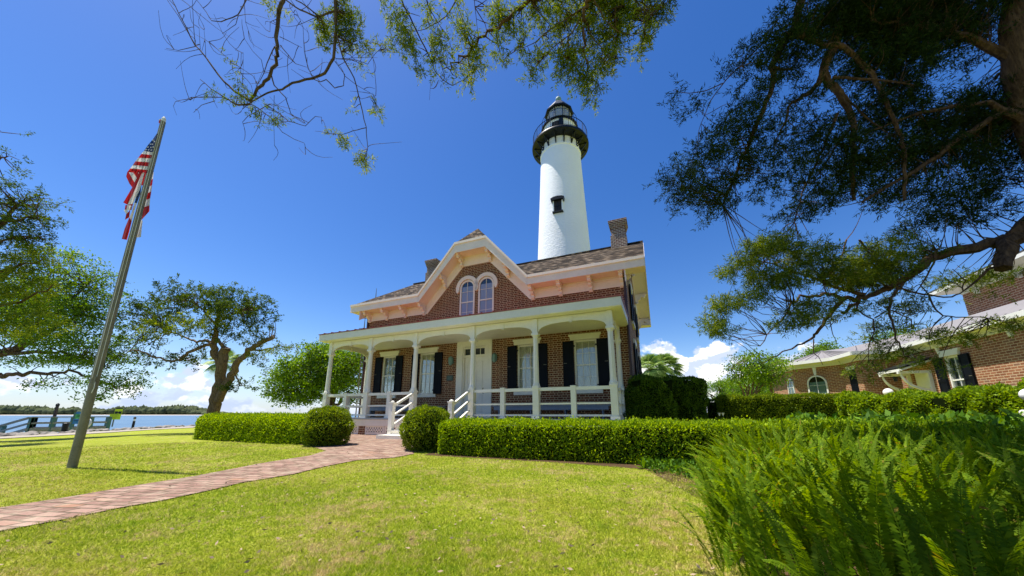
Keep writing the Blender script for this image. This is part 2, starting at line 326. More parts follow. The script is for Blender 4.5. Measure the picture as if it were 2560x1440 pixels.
# ------------------------------------------------------------------ mesh helpers
class MB:
    def __init__(s): s.v = []; s.f = []
    def add(s, vs, fs):
        o = len(s.v); s.v += [tuple(v) for v in vs]; s.f += [tuple(i+o for i in f) for f in fs]; return s
    def box(s, x0, x1, y0, y1, z0, z1):
        v = [(x0,y0,z0),(x1,y0,z0),(x1,y1,z0),(x0,y1,z0),(x0,y0,z1),(x1,y0,z1),(x1,y1,z1),(x0,y1,z1)]
        return s.add(v, [(0,3,2,1),(4,5,6,7),(0,1,5,4),(1,2,6,5),(2,3,7,6),(3,0,4,7)])
    def obox(s, c, ax, ay, az_, hx, hy, hz):
        c = Vector(c); ax, ay, az_ = Vector(ax)*hx, Vector(ay)*hy, Vector(az_)*hz
        v = [c+i*ax+j*ay+k*az_ for k in (-1, 1) for j, i in ((-1,-1),(-1,1),(1,1),(1,-1))]
        return s.add(v, [(0,3,2,1),(4,5,6,7),(0,1,5,4),(1,2,6,5),(2,3,7,6),(3,0,4,7)])
    def beam(s, p, q, w, h, up=(0,0,1)):
        p, q = Vector(p), Vector(q); d = (q-p); L = d.length; d.normalize()
        side = d.cross(Vector(up)); side = side.normalized() if side.length > 1e-5 else Vector((1,0,0)); u2 = side.cross(d)
        return s.obox((p+q)/2, d, side, u2, L/2, w/2, h/2)
    def prism(s, poly, f0, f1):
        """poly: 2-D points (ccw); f0,f1 map a 2-D point to the two 3-D ends"""
        n = len(poly); a = [f0(*p) for p in poly]; b = [f1(*p) for p in poly]
        return s.add(a+b, [tuple(range(n-1, -1, -1)), tuple(range(n, 2*n))]+[(i, (i+1) % n, n+(i+1) % n, n+i) for i in range(n)])
    def lathe(s, prof, n=24, c=(0,0,0), caps=True):
        vs = []
        for r, z in prof:
            for k in range(n):
                a = 2*math.pi*k/n; vs.append((c[0]+r*math.cos(a), c[1]+r*math.sin(a), c[2]+z))
        fs = []
        for j in range(len(prof)-1):
            for k in range(n):
                k2 = (k+1) % n; fs.append((j*n+k, j*n+k2, (j+1)*n+k2, (j+1)*n+k))
        if caps: fs += [tuple(range(n-1, -1, -1)), tuple((len(prof)-1)*n+k for k in range(n))]
        return s.add(vs, fs)
    def tube(s, pts, rad, n=6, cap=True):
        pts = [Vector(p) for p in pts]
        if not hasattr(rad, '__len__'): rad = [rad]*len(pts)
        vs = []; prev = None
        for i, p in enumerate(pts):
            d = (pts[min(i+1, len(pts)-1)]-pts[max(i-1, 0)])
            d = d.normalized() if d.length > 1e-9 else Vector((0,0,1))
            a = prev if prev is not None else (Vector((0,0,1)) if abs(d.z) < .9 else Vector((1,0,0)))
            x = (a-d*a.dot(d)); x = x.normalized() if x.length > 1e-6 else d.orthogonal().normalized(); prev = x
            y = d.cross(x)
            for k in range(n):
                t = 2*math.pi*k/n; vs.append(p+(x*math.cos(t)+y*math.sin(t))*rad[i])
        fs = []
        for i in range(len(pts)-1):
            for k in range(n):
                k2 = (k+1) % n; fs.append((i*n+k, i*n+k2, (i+1)*n+k2, (i+1)*n+k))
        if cap: fs += [tuple(range(n-1, -1, -1)), tuple((len(pts)-1)*n+k for k in range(n))]
        return s.add(vs, fs)
    def sphere(s, c, r, n=16, m=10, sz=1.0):
        prof = [(max(1e-4, r*math.sin(math.pi*j/m)), -r*sz*math.cos(math.pi*j/m)) for j in range(m+1)]
        return s.lathe(prof, n, c)
    def build(s, name, mat, parent=None, smooth=False, bevel=0.0, **k):
        me = bpy.data.meshes.new(name); me.from_pydata(s.v, [], s.f); me.validate(); me.update()
        mats = mat if isinstance(mat, (list, tuple)) else [mat]
        for m in mats: me.materials.append(m)
        if smooth:
            me.shade_smooth()
            try: me.set_sharp_from_angle(angle=R(40))
            except Exception: pass
        o = bpy.data.objects.new(name, me); COL.objects.link(o)
        if parent is not None: o.parent = parent
        if bevel:
            b = o.modifiers.new('bevel', 'BEVEL'); b.width = bevel; b.segments = 1; b.limit_method = 'ANGLE'
        tag(o, **k); return o
def tag(o, label=None, cat=None, group=None, kind=None):
    if label: o['label'] = label
    if cat: o['category'] = cat
    if group: o['group'] = group
    if kind: o['kind'] = kind
    return o
def empty(name, loc=(0,0,0), rz=0.0, **k):
    o = bpy.data.objects.new(name, None); o.location = loc; o.rotation_euler = (0, 0, rz); o.empty_display_size = .2
    COL.objects.link(o); return tag(o, **k)
def npmesh(name, V, F, mat, parent=None, **k):
    V = np.ascontiguousarray(V, dtype=np.float32).reshape(-1, 3); F = np.ascontiguousarray(F, dtype=np.int32); n = F.shape[1]
    me = bpy.data.meshes.new(name); me.vertices.add(len(V)); me.vertices.foreach_set('co', V.ravel())
    me.loops.add(F.size); me.loops.foreach_set('vertex_index', F.ravel())
    me.polygons.add(len(F)); me.polygons.foreach_set('loop_start', np.arange(0, F.size, n, dtype=np.int32))
    try: me.polygons.foreach_set('loop_total', np.full(len(F), n, dtype=np.int32))
    except Exception: pass
    me.update(calc_edges=True); me.validate()
    me.materials.append(mat)
    o = bpy.data.objects.new(name, me); COL.objects.link(o)
    if parent is not None: o.parent = parent
    return tag(o, **k)
def copy_tree(o, parent=None):
    c = o.copy(); COL.objects.link(c); c.parent = parent
    for ch in list(o.children): copy_tree(ch, c)
    return c
cpi, spi = math.cos(PITCH), math.sin(PITCH)
def at(x, y, w):
    """point seen at photo position (x, y), w metres along the viewing axis"""
    u = (x-CXP)/FPX; v = (CYP-y)/FPX
    return Vector((u*w, (cpi-v*spi)*w, (spi+v*cpi)*w+EYE))
def gnd(x, y, z=0.0):
    r = at(x, y, 1.0); t = (z-EYE)/(r.z-EYE); return Vector((r.x*t, r.y*t, z))
def sstep(a, b, x):
    t = np.clip((x-a)/(b-a), 0, 1); return t*t*(3-2*t)
def unit(a): return a/np.maximum(np.linalg.norm(a, axis=-1, keepdims=True), 1e-9)
def leaves(Pp, L, Wd, D=None, spread=1.0, up=0.0):
    """diamond leaves at Pp; D preferred directions"""
    n = len(Pp); r = rng.normal(size=(n, 3))
    d = unit(r if D is None else D+r*spread); 
    if up: d = unit(d+np.array([0, 0, up]))
    q = unit(np.cross(d, rng.normal(size=(n, 3))))
    L = np.broadcast_to(np.asarray(L, float), (n,))[:, None]; Wd = np.broadcast_to(np.asarray(Wd, float), (n,))[:, None]
    m = Pp+d*L*.45
    V = np.stack([Pp, m+q*Wd*.5, Pp+d*L, m-q*Wd*.5], 1)
    return V.reshape(-1, 3)
def quads(V): return np.arange(len(V)).reshape(-1, 4)
HYAW = 0.407; HX0, HY0 = 2.985, 9.86; hc, hsn = math.cos(HYAW), math.sin(HYAW)
def hw(a, b, z=0.0): return Vector((HX0-a*hc+b*hsn, HY0+a*hsn+b*hc, z))     # house frame (a leftwards, b backwards) to world
def to_h(x, y):
    dx_, dy_ = x-HX0, y-HY0; return -dx_*hc+dy_*hsn, dx_*hsn+dy_*hc
def height(x, y):
    x = np.asarray(x, float); y = np.asarray(y, float)
    dsh = -(x+27+.23*(y-18)); a, b = -(x-HX0)*hc+(y-HY0)*hsn, (x-HX0)*hsn+(y-HY0)*hc
    z = -.4*sstep(-16, 0, dsh)
    z = z-2.9*sstep(1.6, 5.5, dsh)
    z = z+.30*sstep(-2.6, -0.5, b)*sstep(2.5, 5.5, -a)
    z = z+.03*np.sin(x*.7+1)*np.sin(y*.55)*sstep(2, 6, np.hypot(x, y))*0.6
    return z
# ------------------------------------------------------------------ ground, path, walk, water, far shore
def axis(lo, hi, flo, fhi, st, grow):
    a = list(np.arange(flo, fhi+1e-6, st)); s_ = st
    while a[-1] < hi: s_ *= grow; a.append(a[-1]+s_)
    s_ = st
    while a[0] > lo: s_ *= grow; a.insert(0, a[0]-s_)
    return np.array(a)
gx = axis(-420, 900, -36, 24, .4, 1.25); gy = axis(-300, 900, -4, 60, .5, 1.25)
GX, GY = np.meshgrid(gx, gy, indexing='ij')
def sheet_height(x, y):
    z = height(x, y)
    far = sstep(60, 110, y)*sstep(-60, -10, 30-(x-0.15*y)) # open water beyond the point, left of the houses
    return z-3.3*far*(z > -3)
GZ = sheet_height(GX, GY)
V = np.stack([GX, GY, GZ], -1).reshape(-1, 3); ny = len(gy)
I = (np.arange(len(gx)-1)[:, None]*ny+np.arange(ny-1)[None, :]).ravel()
lawn = npmesh('ground', V, np.stack([I, I+ny, I+ny+1, I+1], 1), M_lawn, kind='structure')
for p_ in lawn.data.polygons: p_.use_smooth = True
def sheet(name, poly, mat, dz=.006, res=.35, kind='structure'):
    """polygon laid on the terrain: triangulated finely enough to follow it"""
    import bmesh
    bm = bmesh.new(); vs = [bm.verts.new((p[0], p[1], 0)) for p in poly]; bm.faces.new(vs); bmesh.ops.triangulate(bm, faces=bm.faces[:])
    for k in range(7):
        es = [e for e in bm.edges if e.calc_length() > res*3]
        if not es: break
        bmesh.ops.subdivide_edges(bm, edges=es, cuts=1); bmesh.ops.triangulate(bm, faces=bm.faces[:])
    for v in bm.verts: v.co.z = float(height(v.co.x, v.co.y))+dz
    bm.normal_update()
    for f in bm.faces:
        if f.normal.z < 0: f.normal_flip()
    me = bpy.data.meshes.new(name); bm.to_mesh(me); bm.free(); me.materials.append(mat)
    o = bpy.data.objects.new(name, me); COL.objects.link(o); return tag(o, kind=kind)
up_e = [(-40, 1276), (0,1268), (160,1243), (325,1215), (490,1190), (650,1160), (772,1142), (815,1130)]
lo_e = [(1036,1136), (985,1146), (894,1152), (812,1167), (731,1186), (610,1205), (528,1224), (406,1250), (300,1268), (162,1297), (0,1327), (-60,1338)]
PATH = [gnd(*p) for p in up_e]
PATH += [hw(7.3, -4.1), hw(8.4, -3.9), hw(9.9, -2.6), hw(10.3, -0.05), hw(4.0, -0.05), hw(3.9, -3.4), hw(3.6, -4.4)]
PATH += [gnd(*p) for p in lo_e]
PATH2 = [(p.x, p.y) for p in PATH]
sheet('brick_path', PATH2, M_path, dz=.012)
def inpoly(X, Y, poly):
    c = np.zeros(X.shape, bool); n = len(poly)
    for i in range(n):
        x1, y1 = poly[i]; x2, y2 = poly[(i+1) % n]
        if y1 == y2: continue
        c ^= ((y1 > Y) != (y2 > Y)) & (X < (x2-x1)*(Y-y1)/(y2-y1)+x1)
    return c
def shx(Y, d=0): return -(27+.23*(Y-18))-d
walk = [(shx(y, -2.2), y) for y in range(-20, 56, 4)]+[(shx(y, .2), y) for y in range(52, -22, -4)]
sheet('shore_walk', walk, M_conc, dz=.03, res=1.0)
BED = [(p.x, p.y) for p in [hw(3.2, -4.55), hw(.6, -4.5), hw(-.9, -4.7)]]+[(3.2, 5.0), (2.5, 3.9), (1.7, 2.6), (1.25, 1.8), (1.2, -.5), (9, -.5), (12, 6), (10.5, 11)]+[(p.x, p.y) for p in [hw(-2, -2.6), hw(3.6, -2.9)]]
sheet('planting_bed', BED, M_dirt, dz=.004)
m = MB(); m.add([(-9000, -3000, -2.6), (9000, -3000, -2.6), (9000, 12000, -2.6), (-9000, 12000, -2.6)], [(0, 1, 2, 3)])
m.build('water', M_water, kind='structure')
# far shore: low sandy beach and a wood that reads as one mass
def farpt(px, Yd): return (px-CXP)/FPX/1.02*Yd
xs = np.linspace(-2600, -715, 160)
m = MB(); y0 = 820
pr = [(-3.4, -12), (-2.3, 0), (-1.3, 14), (-1.2, 300)]
vs = [(x, y0+dy_+18*math.sin(x*.006), z-1.2*max(0, (x+760)/45)) for x in xs for z, dy_ in pr]
m.add(vs, [(i*4+j, (i+1)*4+j, (i+1)*4+j+1, i*4+j+1) for i in range(len(xs)-1) for j in range(3)])
m.build('far_beach', M_sand, kind='structure')
n = 5200; X = rng.uniform(-2600, -745, n); Y = y0+22+18*np.sin(X*.006)+rng.uniform(0, 70, n); 
hh = (15+4*np.sin(X*.013)+3*np.sin(X*.051+1)+rng.normal(0, 1.8, n))*np.clip((-735-X)/130, .25, 1)
vsl, fl = [], []
ico = MB(); ico.lathe([(.02, -1), (.75, -.6), (1, 0), (.7, .6), (.02, 1)], 7, caps=False)
iv = np.array(ico.v); iF = np.array(ico.f)
Rr = rng.uniform(5, 9, n)
Vv = iv[None]*np.stack([Rr, Rr, hh*.5], 1)[:, None]*(1+rng.normal(0, .16, (n, len(iv), 1)))+np.stack([X, Y, hh*.5-.5], 1)[:, None]
npmesh('distant_woods', Vv.reshape(-1, 3), (iF[None]+(np.arange(n)*len(iv))[:, None, None]).reshape(-1, 4), M_far,
       label='low dark wood along the far shore across the water', cat='woods', kind='stuff')

# ------------------------------------------------------------------ keeper's house
H = empty('brick_house', (HX0, HY0, 0), -HYAW, label='two storey red brick keeper house with a white front porch and a steep front gable', cat='house')
WY = 2.2; FX = .43; BX = -12.3; RY = 10.3            # wall planes: front y, right x, left x, rear y
A0 = -5.97                                            # gable centre
ZF = .64; ZC = 3.9
def wall_with_holes(mb, xs0, xs1, z0, z1, holes, y, depth=.14):
    xs_ = sorted({xs0, xs1}|{h[0] for h in holes}|{h[1] for h in holes}); zs = sorted({z0, z1}|{h[2] for h in holes}|{h[3] for h in holes})
    for i in range(len(xs_)-1):
        for j in range(len(zs)-1):
            cx_, cz = (xs_[i]+xs_[i+1])/2, (zs[j]+zs[j+1])/2
            if any(h[0] < cx_ < h[1] and h[2] < cz < h[3] for h in holes): continue
            mb.add([(xs_[i], y, zs[j]), (xs_[i+1], y, zs[j]), (xs_[i+1], y, zs[j+1]), (xs_[i], y, zs[j+1])], [(0, 1, 2, 3)])
    for h in holes:
        a, b, c, d_ = h
        mb.add([(a, y, c), (a, y+depth, c), (a, y+depth, d_), (a, y, d_)], [(3, 2, 1, 0)])
        mb.add([(b, y, c), (b, y+depth, c), (b, y+depth, d_), (b, y, d_)], [(0, 1, 2, 3)])
        mb.add([(a, y, d_), (b, y, d_), (b, y+depth, d_), (a, y+depth, d_)], [(0, 1, 2, 3)])
        mb.add([(a, y, c), (b, y, c), (b, y+depth, c), (a, y+depth, c)], [(3, 2, 1, 0)])
WIN = [-10.68, -8.43, -3.53, -1.2]; WH = .43; WZ0, WZ1 = 1.66, 3.55
holes = [(c-WH, c+WH, WZ0, WZ1) for c in WIN]+[(A0-.62, A0+.62, ZF, 3.72)]
m = MB(); wall_with_holes(m, BX, FX, 0, 5.9, holes, WY)
# front gable wall (above the plate)
gp = [(A0-2.62, 5.9), (A0+2.62, 5.9), (A0+2.62, 5.96), (A0+.70, 8.14), (A0-.70, 8.14), (A0-2.62, 5.96)]
m.add([(x, WY, z) for x, z in gp], [tuple(range(6))])
# right, left, rear walls with gable peaks
for x, o in ((FX, 1), (BX, 0)):
    v = [(x, WY, 0), (x, RY, 0), (x, RY, 6.2), (x, 6.2, 8.7), (x, WY, 6.2)]
    m.add(v, [tuple(range(5)) if o else tuple(range(4, -1, -1))])
m.add([(BX, RY, 0), (FX, RY, 0), (FX, RY, 6.2), (BX, RY, 6.2)], [(3, 2, 1, 0)])
m.build('wall', M_brick, H)
m = MB(); m.box(BX+.2, FX-.2, WY+.5, RY-.3, .1, 5.8); m.build('interior', M_dark, H)
# main roof: slabs with real thickness; valley cut where the front gable comes in
EZ, RZ, EYf, EYb = 6.25, 9.1, 1.6, 10.8
XR, XL = 1.12, -12.95; TH = .07
def slab(mb, pts, t=TH):
    n = len(pts); top = [Vector(p) for p in pts]; nrm = (top[1]-top[0]).cross(top[2]-top[0]).normalized()
    if nrm.z < 0: top.reverse(); nrm = -nrm
    bot = [p-nrm*t for p in top]
    mb.add(top+bot, [tuple(range(n)), tuple(range(2*n-1, n-1, -1))]+[((i+1) % n, i, n+i, n+(i+1) % n) for i in range(n)])
m = MB()
GS = 1.14; GHW = 2.70; GZ_ = EZ+.02; GR = GZ_+GS*GHW
vx = (GR-RZ)/GS
slab(m, [(XR, EYf, EZ), (XR, 6.2, RZ), (A0+vx, 6.2, RZ), (A0+GHW, EYf, EZ)])
slab(m, [(XL, EYf, EZ), (A0-GHW, EYf, EZ), (A0-vx, 6.2, RZ), (XL, 6.2, RZ)])
slab(m, [(XL, EYb, EZ), (XR, EYb, EZ), (XR, 6.2, RZ), (XL, 6.2, RZ)])
# front gable roof with clipped (hipped) peak
cw = .79; cz = GR-GS*cw; hy = 2.25
for sg in (1, -1):
    slab(m, [(A0+sg*GHW, EYf, GZ_), (A0+sg*cw, EYf, cz), (A0, hy, GR), (A0, 7.0, GR), (A0+sg*vx, 6.2, RZ+.01), (A0+sg*GHW, EYf+.001, GZ_)][:5])
slab(m, [(A0-cw, EYf-.01, cz), (A0+cw, EYf-.01, cz), (A0, hy, GR)])
m.build('roof', M_shingle, H)
m = MB(); m.beam((XL, 6.2, RZ+.02), (XR, 6.2, RZ+.02), .16, .07); m.build('ridge_cap', M_shingle, H)
# eaves: fascia, soffit, frieze
FB = 5.86
m = MB()
for x0, x1 in ((A0+GHW-.02, XR), (XL, A0-GHW+.02)):
    m.box(x0, x1, EYf-.035, EYf+.02, FB, EZ-.03); m.box(x0, x1, EYf-.075, EYf-.03, EZ-.10, EZ+.01)
    m.box(x0, x1, EYf+.02, WY, FB+.02, FB+.06)
m.box(XL, XR, EYb-.02, EYb+.03, FB, EZ-.03); m.box(XL, XR, RY, EYb, FB+.02, FB+.06)
m.build('fascia', M_trim, H)
for x0, x1 in ((A0+2.62, FX+.03), (BX-.03, A0-2.62)):
    m = MB()
    m.box(x0, x1, WY-.035, WY, 5.46, FB+.02); m.box(x0, x1, WY-.06, WY-.035, 5.44, 5.52); m.box(x0, x1, WY-.055, WY-.035, 5.74, 5.80)
    m.build('frieze', M_trim, H)
def rake(mb, pa, pb, pc, pd, y0, y1):   # polygon in x-z extruded in y
    mb.prism([pa, pb, pc, pd], lambda x, z: (x, y0, z), lambda x, z: (x, y1, z))
m = MB(); s_ = MB(); fz = MB()
FH = .46
for sg in (1, -1):
    a = [(A0+sg*GHW, EZ-.03), (A0+sg*cw, cz-.05), (A0+sg*(cw-.04), cz-.05-FH), (A0+sg*(GHW), EZ-.03-FH+.06)]
    if sg < 0: a.reverse()
    rake(m, *a, EYf-.035, EYf+.02)
    a = [(A0+sg*(GHW+.02), EZ+.0), (A0+sg*cw, cz), (A0+sg*cw, cz-.12), (A0+sg*(GHW+.02), EZ-.12)]
    if sg < 0: a.reverse()
    rake(m, *a, EYf-.08, EYf-.035)
    a = [(A0+sg*GHW, EZ-.36), (A0+sg*(cw-.04), cz-.44), (A0+sg*(cw-.04), cz-.48), (A0+sg*GHW, EZ-.40)]
    if sg < 0: a.reverse()
    rake(s_, *a, EYf+.02, WY)
    a = [(A0+sg*GHW, EZ-.37), (A0+sg*(cw-.06), cz-.46), (A0+sg*(cw-.12), cz-.93), (A0+sg*2.62, EZ-.83)]
    if sg < 0: a.reverse()
    rake(fz, *a, WY-.035, WY)
m.box(A0-cw+.01, A0+cw-.01, EYf-.037, EYf+.018, cz-.05-FH, cz-.03); m.box(A0-cw, A0+cw, EYf-.082, EYf-.036, cz-.12, cz-.005)
s_.box(A0-cw, A0+cw, EYf+.02, WY, cz-.48, cz-.44); fz.box(A0-cw, A0+cw, WY-.037, WY, cz-.95, cz-.46)
m.build('gable_fascia', M_trim, H); s_.build('gable_soffit', M_trim, H); fz.build('gable_frieze', M_trim, H)
# side rakes (both gable ends)
for xw, xe, sg in ((FX, XR, 1), (BX, XL, -1)):
    m = MB()
    for ya, yb in ((EYf, 6.2), (EYb, 6.2)):
        za, zb = EZ, RZ
        x0, x1 = sorted((xe-.04*sg, xe+.02*sg))
        pl = [(ya, za-.03), (yb, zb-.03), (yb, zb-.42), (ya, za-.42+.03)]
        if ya > yb: pl.reverse()
        m.prism(pl, lambda y, z: (x0, y, z), lambda y, z: (x1, y, z))
        pl = [(ya, za-.34), (yb, zb-.34), (yb, zb-.38), (ya, za-.38)]
        if ya > yb: pl.reverse()
        xa, xb = sorted((xw, xe-.04*sg)); m.prism(pl, lambda y, z: (xa, y, z), lambda y, z: (xb, y, z))
        pl = [(ya, za-.38), (yb, zb-.38), (yb, zb-.85), (ya, za-.85)]
        if ya > yb: pl.reverse()
        xa, xb = sorted((xw, xw+.035*sg)); m.prism(pl, lambda y, z: (xa, y, z), lambda y, z: (xb, y, z))
    m.box(min(xw, xe), max(xw, xe), RY-.1, EYb, FB, FB+.3)
    m.build('gable_bargeboard', M_trim, H)
# brackets under the eaves
BP = [(0, 0), (.50, 0), (.50, -.07), (.45, -.09), (.46, -.15), (.40, -.20), (.33, -.19), (.29, -.13), (.25, -.17), (.25, -.25), (.20, -.30), (.13, -.30), (.11, -.36), (.13, -.42), (.09, -.47), (0, -.48)]
bm_ = MB(); bm_.prism(BP[::-1], lambda d_, z: (-.065, -d_, z), lambda d_, z: (.065, -d_, z))
bm_.box(-.085, .085, -.54, 0, -.035, .0); bm_.box(-.08, .08, -.05, -.002, -.50, -.44)
first = None
def bracket(x, y, z, rz=0.0, sc=1.0):
    global first
    if first is None: first = o = bm_.build('bracket', M_trim, H)
    else: o = first.copy(); COL.objects.link(o); o.parent = H
    o.location = (x, y, z); o.rotation_euler = (0, 0, rz); o.scale = (1, sc, sc); return o
for a in (-.28, .86, 2.05, 3.22, 8.72, 9.85, 11.0, 12.15): bracket(-a, WY-.035, FB+.02)
for dx_, zz in ((.74, cz-.48), (-.74, cz-.48), (1.62, EZ-.42+GS*(GHW-1.62)), (-1.62, EZ-.42+GS*(GHW-1.62))): bracket(A0+dx_, WY-.037, zz)
for yy in (2.3, 3.9, 5.4, 7.0, 8.6, 10.2):
    zz = EZ+(RZ-EZ)*(1-abs(yy-6.2)/4.6)-.38
    bracket(FX+.035, yy, zz, R(90), 1.12); bracket(BX-.035, yy, zz, R(-90), 1.12)
# chimneys
def chimney(x):
    y = 6.2; m = MB()
    m.box(x-.38, x+.38, y-.40, y+.40, 8.0, 9.55)
    m.box(x-.33, x+.33, y-.34, y+.34, 9.53, 9.92)
    for k in range(5): m.box(x-.345-.022*k, x+.345+.022*k, y-.36-.022*k, y+.36+.022*k, 9.90+k*.075, 9.90+(k+1)*.075+.001)
    m.box(x-.45, x+.45, y-.47, y+.47, 10.276, 10.37)
    m.build('chimney', M_brick3, H)
chimney(.02); chimney(-11.35)

# windows of the ground floor
def sash_window(cx_, z0, z1, hw_, cols=3, y=WY, lintel=True, shutters=True, parent=H, trim=M_white, lw=.61, curtain=M_curt, rows=(2, 2)):
    fr = MB(); f = .07; yy = y+.03
    fr.box(cx_-hw_, cx_-hw_+f, yy, y+.13, z0, z1); fr.box(cx_+hw_-f, cx_+hw_, yy, y+.13, z0, z1)
    fr.box(cx_-hw_+f, cx_+hw_-f, yy, y+.13, z1-f, z1); fr.box(cx_-hw_+f, cx_+hw_-f, yy, y+.13, z0, z0+f*.8)
    w = fr.build('window', trim, parent)
    gl = MB(); gx0, gx1, gz0, gz1 = cx_-hw_+f, cx_+hw_-f, z0+f*.8, z1-f; gy_ = y+.085
    gl.box(gx0, gx1, gy_, gy_+.006, gz0, gz1); gl.build('pane', M_glass, w)
    mu = MB(); zm = (gz0+gz1)/2
    mu.box(gx0, gx1, gy_-.03, gy_-.001, zm-.025, zm+.025)
    for k in range(1, cols):
        xx = gx0+(gx1-gx0)*k/cols; mu.box(xx-.009, xx+.009, gy_-.02, gy_-.001, gz0, zm-.026); mu.box(xx-.009, xx+.009, gy_-.02, gy_-.001, zm+.026, gz1)
    for (zl, zh, nr) in ((gz0, zm, rows[0]), (zm, gz1, rows[1])):
        for k in range(1, nr): zz = zl+(zh-zl)*k/nr; mu.box(gx0, gx1, gy_-.018, gy_-.002, zz-.009, zz+.009)
    mu.build('sash', trim, w)
    cu = MB(); n = 40
    for k in range(n):
        xa, xb = gx0+(gx1-gx0)*k/n, gx0+(gx1-gx0)*(k+1)/n
        ya, yb = gy_+.05+.012*math.sin(k*1.3), gy_+.05+.012*math.sin((k+1)*1.3)
        cu.add([(xa, ya, gz0), (xb, yb, gz0), (xb, yb, gz1), (xa, ya, gz1)], [(0, 1, 2, 3)])
    cu.build('curtain', curtain, w)
    si = MB(); si.box(cx_-hw_-.14, cx_+hw_+.14, y-.07, y+.05, z0-.13, z0); si.build('sill', trim, w)
    if lintel:
        li = MB(); li.prism([(cx_-lw+.06, z1+.0), (cx_+lw-.06, z1+.0), (cx_+lw-.05, z1+.12), (cx_+lw, z1+.16), (cx_+lw, z1+.225), (cx_-lw, z1+.225), (cx_-lw, z1+.16), (cx_-lw+.05, z1+.12)], lambda x, z: (x, y-.075, z), lambda x, z: (x, y, z))
        li.build('lintel', trim, w)
    if shutters:
        for sg in (-1, 1):
            sh = MB(); xc = cx_+sg*(hw_+.215); sw = .205
            sh.box(xc-sw, xc+sw, y-.065, y-.02, z0+.0, z1-.03)
            sh.box(xc-sw, xc-sw+.055, y-.078, y-.064, z0, z1-.03); sh.box(xc+sw-.055, xc+sw, y-.078, y-.064, z0, z1-.03)
            for zz in (z0, (z0+z1)/2-.05, z1-.13): sh.box(xc-sw+.055, xc+sw-.055, y-.078, y-.064, zz, zz+.09)
            o = sh.build('shutter', M_shut, w)
            for zz in (z0+.15, z1-.25): hg = MB(); hg.box(cx_+sg*(hw_-.02)-.03, cx_+sg*(hw_-.02)+.03, y-.07, y-.02, zz, zz+.05); hg.build('hinge', M_black, w)
            hg = MB(); hg.box(xc+sg*.12-.06, xc+sg*.12+.06, y-.09, y-.079, (z0+z1)/2+.06, (z0+z1)/2+.075)
            hg.build('shutter_latch', M_steel, w)
    return w
for c in WIN: sash_window(c, WZ0, WZ1, WH)
# side windows (right wall) seen edge-on: built as boxes proud of the wall
for yy, z0, z1 in ((4.3, 1.66, 3.55), (7.6, 1.66, 3.55), (4.3, 4.5, 6.0), (7.6, 4.5, 6.0)):
    m = MB(); m.box(FX, FX+.04, yy-.45, yy+.45, z0, z1); w = m.build('window', M_white, H)
    g_ = MB(); g_.box(FX+.04, FX+.045, yy-.36, yy+.36, z0+.08, z1-.08); g_.build('pane', M_glassd, w)
    s2 = MB(); s2.box(FX, FX+.09, yy-.6, yy+.6, z1, z1+.2); s2.build('lintel', M_white, w)
    s2 = MB(); s2.box(FX, FX+.09, yy-.55, yy+.55, z0-.12, z0); s2.build('sill', M_white, w)
    for sg in (-1, 1):
        s2 = MB(); s2.box(FX+.03, FX+.075, yy+sg*.68-.21, yy+sg*.68+.21, z0, z1-.03); s2.build('shutter', M_shut, w)
